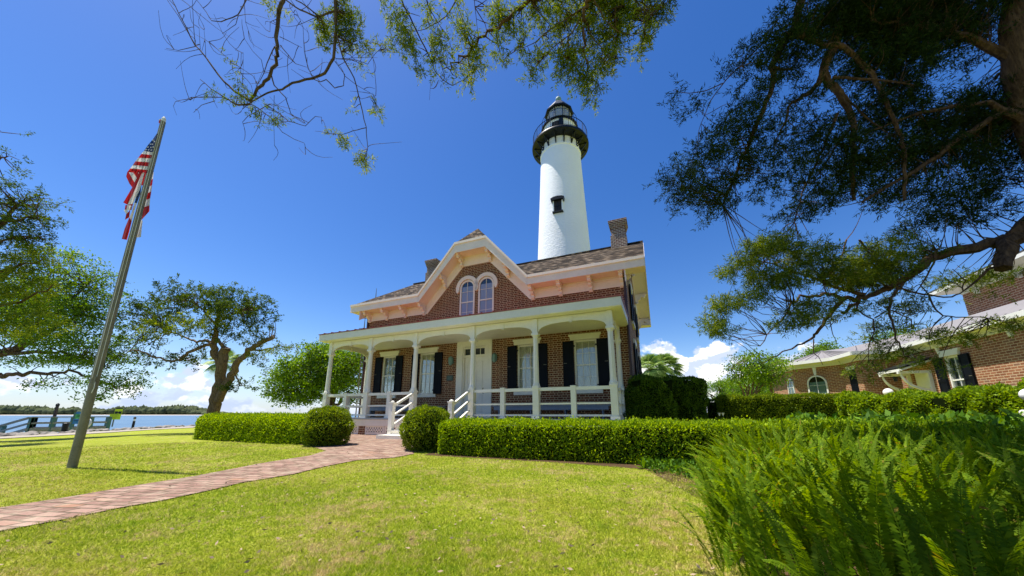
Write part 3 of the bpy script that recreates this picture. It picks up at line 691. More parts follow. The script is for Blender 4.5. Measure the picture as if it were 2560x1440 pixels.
# twin arched windows in the gable
def arc(cx_, cz_, r, a0, a1, n=20): return [(cx_+r*math.cos(a0+(a1-a0)*k/n), cz_+r*math.sin(a0+(a1-a0)*k/n)) for k in range(n+1)]
def arched_window(cx_, z0, zs, hw_, y, parent, trim, hood=None, cols=2, glass=None, curtain=None, fw=.075, proud=.05):
    glass = glass or M_glass
    outer = [(cx_+hw_, z0)]+arc(cx_, zs, hw_, 0, math.pi)+[(cx_-hw_, z0)]; ri = hw_-fw
    inner = [(cx_+ri, z0+fw)]+arc(cx_, zs, ri, 0, math.pi)+[(cx_-ri, z0+fw)]
    m = MB(); n = len(outer)
    vs = [(x, y-proud, z) for x, z in outer]+[(x, y-proud, z) for x, z in inner]+[(x, y, z) for x, z in outer]+[(x, y-.005, z) for x, z in inner]
    fs = []
    for i in range(n):
        j = (i+1) % n
        fs += [(i, j, n+j, n+i), (2*n+i, 2*n+j, j, i), (n+i, n+j, 3*n+j, 3*n+i)]
    m.add(vs, fs); w = m.build('window', trim, parent)
    g_ = MB(); g_.add([(x, y-.022, z) for x, z in inner], [tuple(range(n))]); g_.build('pane', glass, w)
    if curtain:
        c_ = MB(); zt = zs+ri*.25; xx = math.sqrt(max(0, ri*ri-(zt-zs)**2))*.97
        c_.add([(cx_-ri, y-.012, z0+fw), (cx_+ri, y-.012, z0+fw), (cx_+xx, y-.012, zt), (cx_-xx, y-.012, zt)], [(0, 1, 2, 3)]); c_.build('curtain', curtain, w)
    b_ = MB(); b_.add([(x, y-.004, z) for x, z in inner], [tuple(range(n))]); b_.build('reveal', M_dark, w)  # near-black sheet paints the dark room behind the pane
    s2 = MB(); zm = (z0+zs+ri)/2
    s2.box(cx_-ri, cx_+ri, y-.045, y-.023, zm-.025, zm+.025)
    for k in range(1, cols):
        xx = cx_-ri+2*ri*k/cols; zt = zs+math.sqrt(max(0, ri*ri-(xx-cx_)**2)); s2.box(xx-.01, xx+.01, y-.038, y-.0235, z0+fw, zt)
    for zz in (z0+(zm-z0)*.52, zm+(zs+ri-zm)*.5): s2.box(cx_-ri*.97, cx_+ri*.97, y-.036, y-.024, zz-.009, zz+.009)
    s2.build('sash', trim, w)
    if hood:
        r0, r1, pr = hood; h_ = MB(); o_ = arc(cx_, zs, r1, -.12, math.pi+.12, 28); i_ = arc(cx_, zs, r0, -.12, math.pi+.12, 28); n = len(o_)
        vs = [(x, y-pr, z) for x, z in o_]+[(x, y-pr, z) for x, z in i_]+[(x, y-.002, z) for x, z in o_]+[(x, y-.002, z) for x, z in i_]
        fs = []
        for i in range(n-1): j = i+1; fs += [(j, i, n+i, n+j)[::-1], (i, j, 2*n+j, 2*n+i)[::-1], (n+i, n+j, 3*n+j, 3*n+i)]
        fs += [(0, n, 3*n, 2*n), (n-1, 2*n-1, 4*n-1, 3*n-1)[::-1]]
        h_.add(vs, fs)
        rm = (r0+r1)/2
        for sg in (-1, 1): h_.prism([(cx_+sg*rm-.075, zs-.06), (cx_+sg*rm-.05, zs-.16), (cx_+sg*rm, zs-.22), (cx_+sg*rm+.05, zs-.16), (cx_+sg*rm+.075, zs-.06)], lambda x, z: (x, y-pr-.01, z), lambda x, z: (x, y-.002, z))
        h_.build('hood_mould', trim, w)
    return w
M_curtV = paint('violet_curtain', (0.42, 0.36, 0.50), 0.8, 0.05)
for c in (-6.39, -5.43): arched_window(c, 4.75, 6.40, .385, WY, H, M_trim, hood=(.41, .58, .10), curtain=M_curtV)
# door
m = MB(); y = WY
m.box(A0-.86, A0-.56, y-.05, y, ZF, 3.9); m.box(A0+.56, A0+.86, y-.05, y, ZF, 3.9); m.box(A0-.56, A0+.56, y-.05, y, 3.66, 3.9)
m.box(A0-.62, A0-.50, y+.0, y+.16, ZF, 3.66); m.box(A0+.50, A0+.62, y+.0, y+.16, ZF, 3.66)
m.box(A0-.50, A0+.50, y+.02, y+.16, 3.20, 3.30); m.box(A0-.50, A0+.50, y+.02, y+.16, 3.58, 3.66)
dfr = m.build('door_frame', M_white, H)
m = MB(); m.box(A0-.5, A0+.5, y+.10, y+.11, 3.30, 3.58); m.build('transom_glass', M_glassd, dfr)
m = MB()
for k in (-.25, 0, .25): m.box(A0+k-.012, A0+k+.012, y+.08, y+.099, 3.30, 3.58)
m.build('transom_bar', M_white, dfr)
m = MB(); m.box(A0-.50, A0+.50, y+.08, y+.13, ZF+.03, 3.20)
for xa, xb in ((-.38, -.06), (.06, .38)):
    for za, zb in ((ZF+.25, ZF+.95), (ZF+1.15, 3.02)):
        for bx_ in ((xa, xb, za, za+.03), (xa, xb, zb-.03, zb), (xa, xa+.03, za, zb), (xb-.03, xb, za, zb)):
            m.box(A0+bx_[0], A0+bx_[1], y+.062, y+.079, bx_[2], bx_[3])
dr = m.build('door', M_white, H)
m = MB(); m.tube([(A0+.43, y+.08, ZF+1.0), (A0+.43, y+.02, ZF+1.0), (A0+.43, y+.02, ZF+1.22), (A0+.43, y+.08, ZF+1.22)], .012); m.build('handle', M_bronze, dr)
m = MB(); m.box(A0-.5, A0+.5, y-.12, y+.08, ZF+.001, ZF+.03); m.build('threshold', M_floor, H)
# downspouts
for pts in ([(FX-.06, WY-.08, 5.75), (FX-.05, WY-.10, 5.45), (FX-.05, WY-.07, 5.2), (FX-.05, WY-.07, .15)], [(BX+.03, WY-.07, 5.8), (BX+.03, WY-.07, .15)]):
    m = MB(); m.tube(pts, .05, 8)
    for zz in (1.5, 3.3, 5.0): m.box(pts[-1][0]-.065, pts[-1][0]+.065, WY-.12, WY, zz, zz+.03)
    m.build('downspout', M_pipe, H)

# ------------------------------------------------------------------ porch (parts of the house)
PX = [0, -2.40, -4.76, -7.30, -9.62, -11.95]
XA, XB = .16, -12.11
m = MB(); m.box(XB, XA, -.2, WY, ZF-.05, ZF); m.build('porch_floor', M_floor, H)
m = MB(); m.box(XB+.02, XA-.02, -.16, -.12, .34, ZF-.05)
for x in (XB+.02, XA-.06): m.box(x, x+.04, -.12, WY, .34, ZF-.05)
m.build('porch_skirt', M_trim, H)
for i, x in enumerate(PX):
    m = MB(); m.box(x-.16, x+.16, -.14, .18, 0, .34); m.build('brick_pier', M_brick, H)
def lattice(x0, x1, z0, z1, y):
    m = MB(); f = .07
    m.box(x0, x1, y-.02, y, z0, z0+f); m.box(x0, x1, y-.02, y, z1-f*.5, z1); m.box(x0, x0+f, y-.02, y, z0+f, z1-f*.5); m.box(x1-f, x1, y-.02, y, z0+f, z1-f*.5)
    st = .125; h = z1-z0-f*1.5; zb = z0+f; x = x0+f
    while x < x1-f+h:
        for sg, yo in ((1, -.018), (-1, -.010)):
            xa, xb = (x-h, x) if sg > 0 else (x, x-h); za, zc_ = zb, zb+h
            # clip to the panel
            def cl(xa, za, xb, zb_):
                lo, hi = x0+f, x1-f; out = []
                for (px_, pz_, qx, qz) in ((xa, za, xb, zb_), (xb, zb_, xa, za)):
                    if px_ < lo: t_ = (lo-px_)/(qx-px_); px_, pz_ = lo, pz_+(qz-pz_)*t_
                    if px_ > hi: t_ = (hi-px_)/(qx-px_); px_, pz_ = hi, pz_+(qz-pz_)*t_
                    out.append((px_, pz_))
                return out
            (a1, b1), (a2, b2) = cl(xa, za, xb, zc_)
            if abs(a1-a2) > .01: m.beam((a1, y+yo, b1), (a2, y+yo, b2), .008, .034, up=(0, 1, 0)) if False else m.obox(((a1+a2)/2, y+yo, (b1+b2)/2), Vector((a2-a1, 0, b2-b1)).normalized(), (0, 1, 0), Vector((-(b2-b1), 0, a2-a1)).normalized(), math.hypot(a2-a1, b2-b1)/2, .004, .021)
        x += st
    return m
for i in range(5):
    xb, xa = PX[i]-.17, PX[i+1]+.17; mid = (xa+xb)/2
    if i == 2: continue
    for x0, x1 in ((xa, mid-.01), (mid+.01, xb)): lattice(x0, x1, .02, .335, -.10).build('lattice_panel', M_trim, H)
m = MB(); m.box(XB+.05, XA-.05, .6, .64, 0, .5); m.build('under_porch_shade_board', M_dark, H)  # dark board paints the shade under the porch, behind the lattice
def post_mesh(base=True):
    m = MB()
    if base: m.box(-.13, .13, -.13, .13, ZF, ZF+.09)
    m.box(-.10, .10, -.10, .10, ZF+.09, 1.60); m.box(-.115, .115, -.115, .115, 1.60, 1.66)
    m.lathe([(.125, 1.66), (.125, 1.70), (.098, 1.78), (.094, 1.9), (.082, 3.24), (.095, 3.27), (.10, 3.30), (.118, 3.33)], 8)
    m.box(-.12, .12, -.12, .12, 3.33, 3.40); m.box(-.085, .085, -.085, .085, 3.40, ZC)
    return m
pm = post_mesh().build('porch_post', M_white, H); pm.location = (0, 0, 0)
for x, y_ in [(x, 0) for x in PX[1:]]+[(0, WY-.13), (PX[5], WY-.13)]:
    o = pm.copy(); COL.objects.link(o); o.parent = H; o.location = (x, y_, 0)
def arch_panel(L, n=28):
    """spandrel board with a flat arch cut out, length L along x starting at 0"""
    m = MB(); zt = ZC; zs = 3.42; zc_ = 3.70; a0 = .085; pts_b = []
    for k in range(n+1):
        u = k/n; s2 = 1-abs(2*u-1); z = zs+(zc_-zs)*(1-(1-min(1, s2*1.35))**2.4) if s2*1.35 < 1 else zc_
        z = zs+(zc_-zs)*math.sqrt(max(0, 1-(1-s2)**3.2)); pts_b.append((a0+(L-2*a0)*u, z))
    vs = []; 
    for x, z in pts_b: vs += [(x, -.025, z), (x, -.025, zt), (x, .025, z), (x, .025, zt)]
    fs = []
    for k in range(n): a = 4*k; b = a+4; fs += [(a, b, b+1, a+1), (a+2, a+3, b+3, b+2), (a, a+2, b+2, b)]
    m.add(vs, fs); m.box(L/2-.045, L/2+.045, -.045, -.025, zc_-.03, zt-.06); m.box(L/2-.045, L/2+.045, -.045, .045, zc_-.04, zc_-.001)
    m.box(a0, L-a0, -.04, -.026, zt-.05, zt)
    return m
for i in range(5):
    L = PX[i]-PX[i+1]; o = arch_panel(L).build('arch_panel', M_white, H); o.location = (PX[i+1], 0, 0)
for x in (0, PX[5]):
    o = arch_panel(WY-.13).build('arch_panel', M_white, H); o.location = (x, 0, 0); o.rotation_euler = (0, 0, R(90))
m = MB(); m.box(XB+.1, XA-.1, .03, WY, ZC+.0, ZC+.03); m.build('porch_ceiling', M_white, H)
PFX0, PFX1, PFY = .40, -12.38, -.37
m = MB(); m.box(PFX1, PFX0, PFY, PFY+.03, 3.93, 4.20)
for x in (PFX0-.03, PFX1): m.box(x, x+.03, PFY+.03, WY, 3.93, 4.20)
m.box(PFX1+.03, PFX0-.03, PFY+.03, .03, 3.915, 3.945)
for x0, x1 in ((XA-.1, PFX0-.03), (PFX1+.03, XB+.1)): m.box(x0, x1, .03, WY, 3.915, 3.945)
m.build('porch_fascia', M_white, H)
m = MB()
slab(m, [(PFX0+.03, PFY-.03, 4.235), (PFX0-1.5, WY, 4.60), (PFX1+1.5, WY, 4.60), (PFX1-.03, PFY-.03, 4.235)], .03)
slab(m, [(PFX0+.03, PFY-.03, 4.235), (PFX0+.03, WY, 4.235), (PFX0-1.5, WY, 4.60)], .03)
slab(m, [(PFX1-.03, WY, 4.235), (PFX1-.03, PFY-.03, 4.235), (PFX1+1.5, WY, 4.60)], .03)
k = 0
x = PFX1+.3
while x < PFX0: 
    m.beam((x, PFY-.03, 4.25), (x, PFY+.9, 4.25+.365/2.6*.93), .02, .035); x += .46
m.build('porch_roof', M_copper, H)
# railings
def rails(p, q, zt=1.61):
    m = MB(); p = Vector(p); q = Vector(q)
    for z, w, h in ((zt-.045, .09, .10), (zt-.50, .05, .055), (ZF+.115, .05, .055)):
        m.beam((p.x, p.y, z), (q.x, q.y, z), w, h)
    return m.build('railing', M_white, H)
def midpost(x, y_):
    m = MB(); m.box(x-.115, x+.115, y_-.09, y_+.09, ZF, ZF+.07); m.box(x-.078, x+.078, y_-.06, y_+.06, ZF+.07, 1.62); m.box(x-.085, x+.085, y_-.068, y_+.068, 1.62, 1.655)
    m.build('railing_post', M_white, H)
for i in (0, 1, 3, 4):
    mid = (PX[i]+PX[i+1])/2; midpost(mid, 0)
    rails((PX[i+1]+.10, 0, 0), (mid-.078, 0, 0)); rails((mid+.078, 0, 0), (PX[i]-.10, 0, 0))
for x in (0, PX[5]):
    midpost(x, WY/2); rails((x, .10, 0), (x, WY/2-.06, 0)); rails((x, WY/2+.06, 0), (x, WY-.23, 0))
# steps with handrails
SX0, SX1 = PX[3]+.05, PX[2]-.05
m = MB()
for k in range(4):
    z1 = ZF-.13*(k+1)+.01; y1 = -.2-.33*k
    m.box(SX0+.02, SX1-.02, y1-.33, y1+(0 if k == 0 else .0), 0.0, z1-.035)
    m.box(SX0-.03, SX1+.03, y1-.36, y1, z1-.035, z1)
m.build('porch_steps', M_white, H)
for x in (SX0+.03, SX1-.03):
    m = MB(); m.box(x-.075, x+.075, -1.22, -1.07, .13, 1.15); m.box(x-.095, x+.095, -1.24, -1.05, 1.15, 1.19); m.lathe([(.09, 1.19), (.06, 1.23), (.01, 1.25)], 4, (x, -1.145, 0)); m.build('newel_post', M_white, H)
    m = MB()
    for dz in (0, -.33, -.66): m.beam((x, -.1, 1.55+dz), (x, -1.07, 1.08+dz), .075, .075 if dz == 0 else .05)
    m.build('handrail', M_white, H)
m = MB(); m.box(SX0-.12, SX1+.12, -1.62, -.2, 0.0, .125); m.build('step_plinth', M_white, H)

# porch furniture and fittings standing on or hanging from the house
def inhouse(name, x, y_, z, **k):
    p = hw(-x, y_, z); return empty(name, p, -HYAW, **k)
def bench(x0, x1, label):
    b = inhouse('long_bench', (x0+x1)/2, 1.75, ZF, label=label, cat='bench', group='low grey porch benches'); L = (x1-x0)/2
    m = MB(); m.box(-L, L, -.19, .19, .43, .47); m.build('seat', M_bench, b)
    m = MB(); m.box(-L+.05, L-.05, -.17, -.15, .30, .43); m.build('apron', M_bench, b)
    n = 4 if x1-x0 > 3 else 3
    for k in range(n):
        x = -L+.25+(2*L-.5)*k/(n-1)
        m = MB(); m.prism([(-.17, 0), (-.05, 0), (0, .07), (.05, 0), (.17, 0), (.13, .12), (.15, .25), (.17, .43), (-.17, .43), (-.15, .25), (-.13, .12)], lambda y_, z: (x-.02, y_, z), lambda y_, z: (x+.02, y_, z))
        m.build('leg', M_bench, b)
bench(-4.75, -.35, 'long low grey bench on the porch under the two windows right of the door')
bench(-11.3, -7.15, 'long low grey bench on the porch under the two windows left of the door')
def lantern(x, label):
    l = inhouse('wall_lantern', x, WY, 3.08, label=label, cat='lantern', group='lanterns beside the porch door')
    m = MB(); m.box(-.06, .06, -.03, 0, -.12, .12); m.build('backplate', M_verd, l)
    m = MB(); m.lathe([(.02, .21), (.05, .17), (.11, .13), (.10, .11)], 10, (0, -.14, 0)); m.lathe([(.09, -.12), (.07, -.16), (.02, -.20)], 10, (0, -.14, 0))
    for k in range(6): a = k*math.pi/3; m.tube([(.10*math.cos(a), -.14+.10*math.sin(a), .11), (.115*math.cos(a), -.14+.115*math.sin(a), 0), (.09*math.cos(a), -.14+.09*math.sin(a), -.12)], .008, 4)
    m.build('cage', M_verd, l)
    m = MB(); m.lathe([(.08, -.12), (.10, -.02), (.09, .11)], 12, (0, -.14, 0)); m.build('glass', M_globe if False else M_verd, l)
lantern(-7.08, 'green wall lantern on the brick left of the porch door'); lantern(-4.94, 'green wall lantern on the brick right of the porch door')
q = inhouse('wall_plaque', -7.17, WY, 2.34, label='small dark green bronze plaque on the brick left of the porch door', cat='plaque')
m = MB(); m.prism([(-.17, -.10), (-.13, -.12), (.13, -.12), (.17, -.10), (.17, .10), (.13, .12), (-.13, .12), (-.17, .10)], lambda x, z: (x, -.025, z), lambda x, z: (x, 0, z)); m.build('plate', M_bronze, q)
m = MB()
for k in range(4): m.box(-.12+.02*(k % 2), .12-.02*(k % 2), -.028, -.0255, .06-.04*k, .07-.04*k)
m.build('raised_lettering', M_verd, q)
# weather mast behind the house
t_ = empty('antenna_mast', hw(13.6, 9.0), 0, label='thin grey antenna mast standing behind the left end of the brick house', cat='mast')
for nm, px_, yb, yt, w in (('tall_rod', 916, 1000, 697, 20.5), ('short_rod', 893, 1000, 778, 19.5)):
    a = at(px_, yb, w)-t_.location; b_ = at(px_, yb, w); 
    base = b_; top_ = at(px_, yt, w); off = base-t_.location
    m = MB(); m.tube([(off.x, off.y, 0), (off.x, off.y, top_.z-.6), (off.x, off.y, top_.z)], [.035, .03, .012], 6); m.build(nm, M_steel, t_)
    if nm == 'short_rod':
        m = MB()
        for zz, ll in ((top_.z-.1, .35), (top_.z-.75, .32)): m.beam((off.x-ll, off.y, zz), (off.x+ll, off.y, zz-.04), .03, .03)
        m.build('crossarm', M_steel, t_)
# ------------------------------------------------------------------ lighthouse
LX, LY = 4.72, 28.0
T = empty('lighthouse', (LX, LY, 0), math.atan2(-LX, LY)+math.pi, label='tall white lighthouse tower with a black gallery behind the brick house', cat='lighthouse')
# local +y points towards the camera
prof = [(3.05, 0), (2.78, 6), (2.42, 13.5), (2.07, 21), (1.90, 25.05)]
m = MB(); pr = []
for (r0, z0), (r1, z1) in zip(prof, prof[1:]):
    for k in range(6): pr.append((r0+(r1-r0)*k/6, z0+(z1-z0)*k/6))
pr += [(1.90, 25.05), (1.96, 25.06), (1.96, 25.16), (1.84, 25.18), (1.82, 26.15)]
m.lathe(pr, 64); m.build('tower', M_tower, T, smooth=True)
m = MB(); m.lathe([(2.60, 26.02), (2.72, 26.06), (2.74, 26.20), (2.70, 26.28), (1.5, 26.3)], 48); m.lathe([(1.75, 26.0), (2.60, 26.03)], 48, caps=False); m.build('gallery_deck', M_black, T, smooth=True)
for k in range(16):
    a = 2*math.pi*(k+.5)/16; m = MB()
    f = lambda r, z, o: (r*math.cos(a)-o*math.sin(a), r*math.sin(a)+o*math.cos(a), z)
    for pl in ([(1.83, 25.95), (2.55, 25.95), (2.55, 26.02), (1.83, 26.02)], [(1.83, 25.10), (1.90, 25.10), (1.90, 25.95), (1.83, 25.95)], [(1.86, 25.12), (1.93, 25.18), (2.50, 25.93), (2.42, 25.95), (1.9, 25.25)], [(1.90, 25.6), (2.12, 25.62), (2.15, 25.5), (1.90, 25.52)]):
        m.prism(pl, lambda r, z: f(r, z, -.035), lambda r, z: f(r, z, .035))
    m.build('gallery_bracket', M_black, T)
def ring(m, r, z, t, n=48): m.tube([(r*math.cos(2*math.pi*k/n), r*math.sin(2*math.pi*k/n), z) for k in range(n+1)], t, 5, cap=False)
m = MB(); ring(m, 2.62, 27.35, .03); ring(m, 2.62, 26.42, .02)
for k in range(80):
    a = 2*math.pi*k/80; m.tube([(2.62*math.cos(a), 2.62*math.sin(a), 26.28), (2.62*math.cos(a), 2.62*math.sin(a), 27.35)], .011 if k % 8 else .028, 4)
m.build('gallery_railing', M_black, T)
m = MB(); m.lathe([(1.55, 26.29), (1.55, 28.07), (1.62, 28.09), (1.62, 28.17)], 40); m.build('watch_room', M_tower, T, smooth=True)
m = MB(); m.lathe([(1.58, 28.12), (1.78, 28.18), (1.80, 28.28), (1.3, 28.30)], 40); m.build('upper_deck', M_black, T, smooth=True)
m = MB(); ring(m, 1.72, 29.12, .024, 40)
for k in range(10):
    a = 2*math.pi*k/10; m.tube([(1.72*math.cos(a), 1.72*math.sin(a), 28.28), (1.72*math.cos(a), 1.72*math.sin(a), 29.12)], .018, 4)
m.build('upper_railing', M_black, T)
m = MB(); a0 = math.pi/2-.12
vs = [(1.57*math.cos(a), 1.57*math.sin(a), z) for a in (a0+.15, a0, a0-.19, a0-.36) for z in (26.3, 27.95)]
m.add(vs, [(0, 2, 3, 1), (2, 4, 5, 3), (4, 6, 7, 5)]); m.build('doorway_dark_sheet', M_dark, T)  # dark curved sheet on the wall paints the unlit open doorway
m = MB(); a1 = math.pi/2+.10; m.obox((1.72*math.cos(a1), 1.72*math.sin(a1), 27.2), (math.sin(a1), -math.cos(a1), 0), (math.cos(a1), math.sin(a1), 0), (0, 0, 1), .20, .03, .86); m.build('open_door_leaf', M_black, T)
NL = 10
m = MB(); m.lathe([(1.24, 28.30), (1.24, 28.57)], NL, caps=False)
for k in range(NL):
    a = 2*math.pi*k/NL; m.tube([(1.22*math.cos(a), 1.22*math.sin(a), 28.32), (1.22*math.cos(a), 1.22*math.sin(a), 30.02)], .035, 4)
m.lathe([(1.25, 28.55), (1.25, 28.64)], NL); m.build('lantern_frame', M_black, T)
def _lg(t):
    g = t.n('ShaderNodeBsdfGlossy', ins={0: (1, 1, 1, 1), 1: 0.08}).outputs[0]; tr = t.n('ShaderNodeBsdfTransparent', ins={0: (.96, .96, .94, 1)}).outputs[0]
    df = t.n('ShaderNodeBsdfDiffuse', ins={0: (.8, .8, .74, 1)}).outputs[0]; a = t.n('ShaderNodeMixShader', ins={0: .35, 1: tr, 2: df}).outputs[0]
    t.n('ShaderNodeOutputMaterial', ins={0: t.n('ShaderNodeMixShader', ins={0: .12, 1: a, 2: g}).outputs[0]})
M_lglass = material('lantern_glass', _lg)
m = MB(); m.lathe([(1.19, 28.64), (1.19, 30.02)], NL, caps=False); m.build('lantern_glazing', M_lglass, T)
m = MB(); m.lathe([(.25, 28.85), (.42, 29.1), (.46, 29.4), (.4, 29.7), (.2, 29.9)], 16); m.lathe([(.2, 28.32), (.2, 28.85)], 10); m.build('lens', M_glassd, T, smooth=True)
m = MB(); m.lathe([(1.20, 29.98), (1.42, 30.02), (1.44, 30.14), (1.36, 30.24), (.60, 31.35), (.24, 31.6)], NL); m.build('lantern_roof', M_black, T)
m = MB(); m.lathe([(.24, 31.58), (.30, 31.66), (.24, 31.74)], 14); m.sphere((0, 0, 31.98), .31, 16, 10); m.build('vent_ball', M_verd, T, smooth=True)
m = MB(); m.tube([(0, 0, 32.25), (0, 0, 33.0)], .015, 5); m.build('lightning_rod', M_steel, T)
# shaft window: flat dark sheet painted as a deep shaded opening, black hood and sill
aw = math.pi/2-.17; cr, sr = math.cos(aw), math.sin(aw); rw = 2.19
rad = Vector((cr, sr, 0)); tan = Vector((sr, -cr, 0))
def tw(u, d_, z): return tuple(rad*(rw+d_)+tan*u+Vector((0, 0, z)))
m = MB(); m.add([tw(-.36, .06, 17.9), tw(.36, .06, 17.9), tw(.36, .06, 19.0), tw(-.36, .06, 19.0)], [(0, 1, 2, 3)]); wn_ = m.build('window', M_dark, T)
m = MB()
for u0, u1, z0, z1 in ((-.45, -.34, 17.85, 19.05), (.34, .45, 17.85, 19.05)): m.prism([(u0, z0), (u1, z0), (u1, z1), (u0, z1)], lambda u, z: tw(u, -.2, z), lambda u, z: tw(u, .09, z))
m.build('reveal', M_tower, wn_)
m = MB(); m.prism([(-.54, 18.84), (-.44, 18.97), (.44, 18.97), (.54, 18.84), (.60, 19.14), (.38, 19.24), (0, 19.30), (-.38, 19.24), (-.60, 19.14)], lambda u, z: tw(u, -.2, z), lambda u, z: tw(u, .30, z)); m.build('hood', M_black, wn_)
m = MB(); m.prism([(-.46, 17.78), (.46, 17.78), (.46, 17.88), (-.46, 17.88)], lambda u, z: tw(u, -.2, z), lambda u, z: tw(u, .26, z)); m.build('sill', M_black, wn_)
m = MB(); m.prism([(-.02, 17.88), (.02, 17.88), (.02, 19.0), (-.02, 19.0)], lambda u, z: tw(u, .055, z), lambda u, z: tw(u, .08, z)); m.prism([(-.34, 18.42), (.34, 18.42), (.34, 18.46), (-.34, 18.46)], lambda u, z: tw(u, .065, z), lambda u, z: tw(u, .085, z)); m.build('muntin', M_black, wn_)

# ------------------------------------------------------------------ brick museum building on the right (same axes as the house)
MX, MY = 11.36, 8.0
U = empty('museum_building', hw(-MX, MY), -HYAW, label='brick building on the right with white eaves, arched windows and a small door canopy', cat='building')
def loc(o, x, y_, rz): o.location = (x-MX, y_-MY, 0); o.rotation_euler = (0, 0, rz); return o
WOUT = [(11.36, -9), (11.36, 11.03), (10.2, 11.03), (10.1, 12.61), (8.55, 14.2), (8.45, 18)]
EOUT = [(10.95, -9.4), (10.95, 10.62), (9.75, 10.5), (9.66, 12.35), (8.1, 14.0), (8.0, 18.4)]
def seg(i, z1=3.45, holes=(), z0=0.0):
    q_, p_ = WOUT[i], WOUT[i+1]                       # outside viewer sees p on the left
    L = math.hypot(q_[0]-p_[0], q_[1]-p_[1]); rz = math.atan2(q_[1]-p_[1], q_[0]-p_[0])
    m = MB(); wall_with_holes(m, 0, L, z0, z1, list(holes), 0, .12); o = m.build('wall', M_brick2, U); loc(o, p_[0], p_[1], rz)
    f = MB(); f.box(-.02, L+.02, -.03, 0, 3.33, 3.54); f.box(-.02, L+.02, -.05, -.03, 3.33, 3.38); loc(f.build('frieze', M_white2, U), p_[0], p_[1], rz)
    return p_, rz, L
M_curtB = paint('teal_curtain', (0.22, 0.36, 0.36), 0.8, 0.08)
p_, rz, L = seg(0, holes=[(3.43-.40, 3.43+.40, 1.15, 2.93), (1.15, 2.0, .3, 2.55)])
w = sash_window(3.43, 1.15, 2.93, .40, cols=2, y=0, parent=U, trim=M_white2, lw=.50, curtain=M_curtB, rows=(1, 1)); loc(w, *p_, rz)
m = MB(); m.box(1.15, 2.0, .05, .10, .3, 2.55); m.box(1.25, 1.9, .03, .05, .5, 2.4); loc(m.build('door', M_white2, U), *p_, rz)
# canopy
m = MB(); m.prism([(-.95, 2.62), (-.95, 2.68), (0, 3.02), (0, 2.96)], lambda y_, z: (.75, y_, z), lambda y_, z: (2.45, y_, z)); c_ = m.build('canopy_roof', M_black, U); loc(c_, *p_, rz)
m = MB(); m.prism([(-.93, 2.54), (-.93, 2.61), (0, 2.95), (0, 2.88)], lambda y_, z: (.78, y_, z), lambda y_, z: (2.42, y_, z)); m.box(.8, 2.4, -.95, -.90, 2.52, 2.63); loc(m.build('canopy_soffit', M_white2, U), *p_, rz)
for xx in (.95, 2.2):
    m = MB(); m.box(xx-.05, xx+.05, -.98, 0, 2.42, 2.53); m.box(xx-.05, xx+.05, -.10, 0, 1.60, 2.42)
    o_ = [( -.10+(-.80)*math.sin(t_), 2.42-.72*(math.cos(t_))) for t_ in [k*math.pi/2/10 for k in range(11)]]
    i_ = [( -.10+(-.70)*math.sin(t_), 2.42-.84*(math.cos(t_))+.0) for t_ in [k*math.pi/2/10 for k in range(11)]]
    for k in range(10): m.prism([o_[k], o_[k+1], (o_[k+1][0]+.02, o_[k+1][1]+.10) , (o_[k][0]+.02, o_[k][1]+.10)], lambda y_, z: (xx-.04, y_, z), lambda y_, z: (xx+.04, y_, z))
    loc(m.build('canopy_bracket', M_white2, U), *p_, rz)
p_, rz, L = seg(1)
p_, rz, L = seg(2, holes=[(.55, 1.15, .9, 2.95)])
m = MB(); m.box(.55, 1.15, -.0, .04, .9, 2.95)
for k in range(22): m.box(.59, 1.11, -.012, .0, 1.0+k*.085, 1.04+k*.085)
loc(m.build('closed_shutters', M_shut, U), *p_, rz)
m = MB(); m.box(.48, 1.22, -.04, 0, 2.955, 3.13); loc(m.build('lintel', M_white2, U), *p_, rz)
p_, rz, L = seg(3)
w = arched_window(L*.48, .9, 2.42, .46, 0, U, M_white2, curtain=M_curtB, fw=.07); loc(w, *p_, rz)
m = MB(); m.prism([(L*.48-.05, 2.9), (L*.48+.05, 2.9), (L*.48+.08, 3.32), (L*.48-.08, 3.32)], lambda x, z: (x, -.05, z), lambda x, z: (x, 0, z)); loc(m.build('keystone', M_white2, U), *p_, rz)
p_, rz, L = seg(4)
w = arched_window(L-.62, .9, 2.42, .46, 0, U, M_white2, curtain=M_curtB, fw=.07); loc(w, *p_, rz)
# body behind
m = MB(); m.box(12.2-MX, 24-MX, -9-MY, 17.8-MY, 0, 3.4); m.box(10.6-MX, 12.3-MX, 12.6-MY, 17.8-MY, 0, 3.4); m.build('interior', M_dark, U)
ZE = 3.70
def l2(p, z): return (p[0]-MX, p[1]-MY, z)
m = MB(); s_ = MB()
for i in range(5):
    a, b_ = EOUT[i], EOUT[i+1]; wa, wb = WOUT[i], WOUT[i+1]
    d_ = Vector((b_[0]-a[0], b_[1]-a[1], 0)).normalized(); nrm = Vector((-d_.y, d_.x, 0))*.03   # towards outside (left)
    A_, B_ = Vector(l2(a, 0)), Vector(l2(b_, 0))
    m.add([A_+Vector((0,0,ZE-.17)), B_+Vector((0,0,ZE-.17)), B_+Vector((0,0,ZE)), A_+Vector((0,0,ZE)), A_+nrm+Vector((0,0,ZE-.17)), B_+nrm+Vector((0,0,ZE-.17)), B_+nrm+Vector((0,0,ZE)), A_+nrm+Vector((0,0,ZE))],
          [(0,3,2,1),(4,5,6,7),(0,1,5,4),(3,7,6,2),(0,4,7,3),(1,2,6,5)])
    s_.add([l2(a, ZE-.16), l2(b_, ZE-.16), l2(wb, ZE-.16), l2(wa, ZE-.16)], [(0, 1, 2, 3)])
m.build('fascia', M_white2, U); s_.build('soffit', M_white2, U)
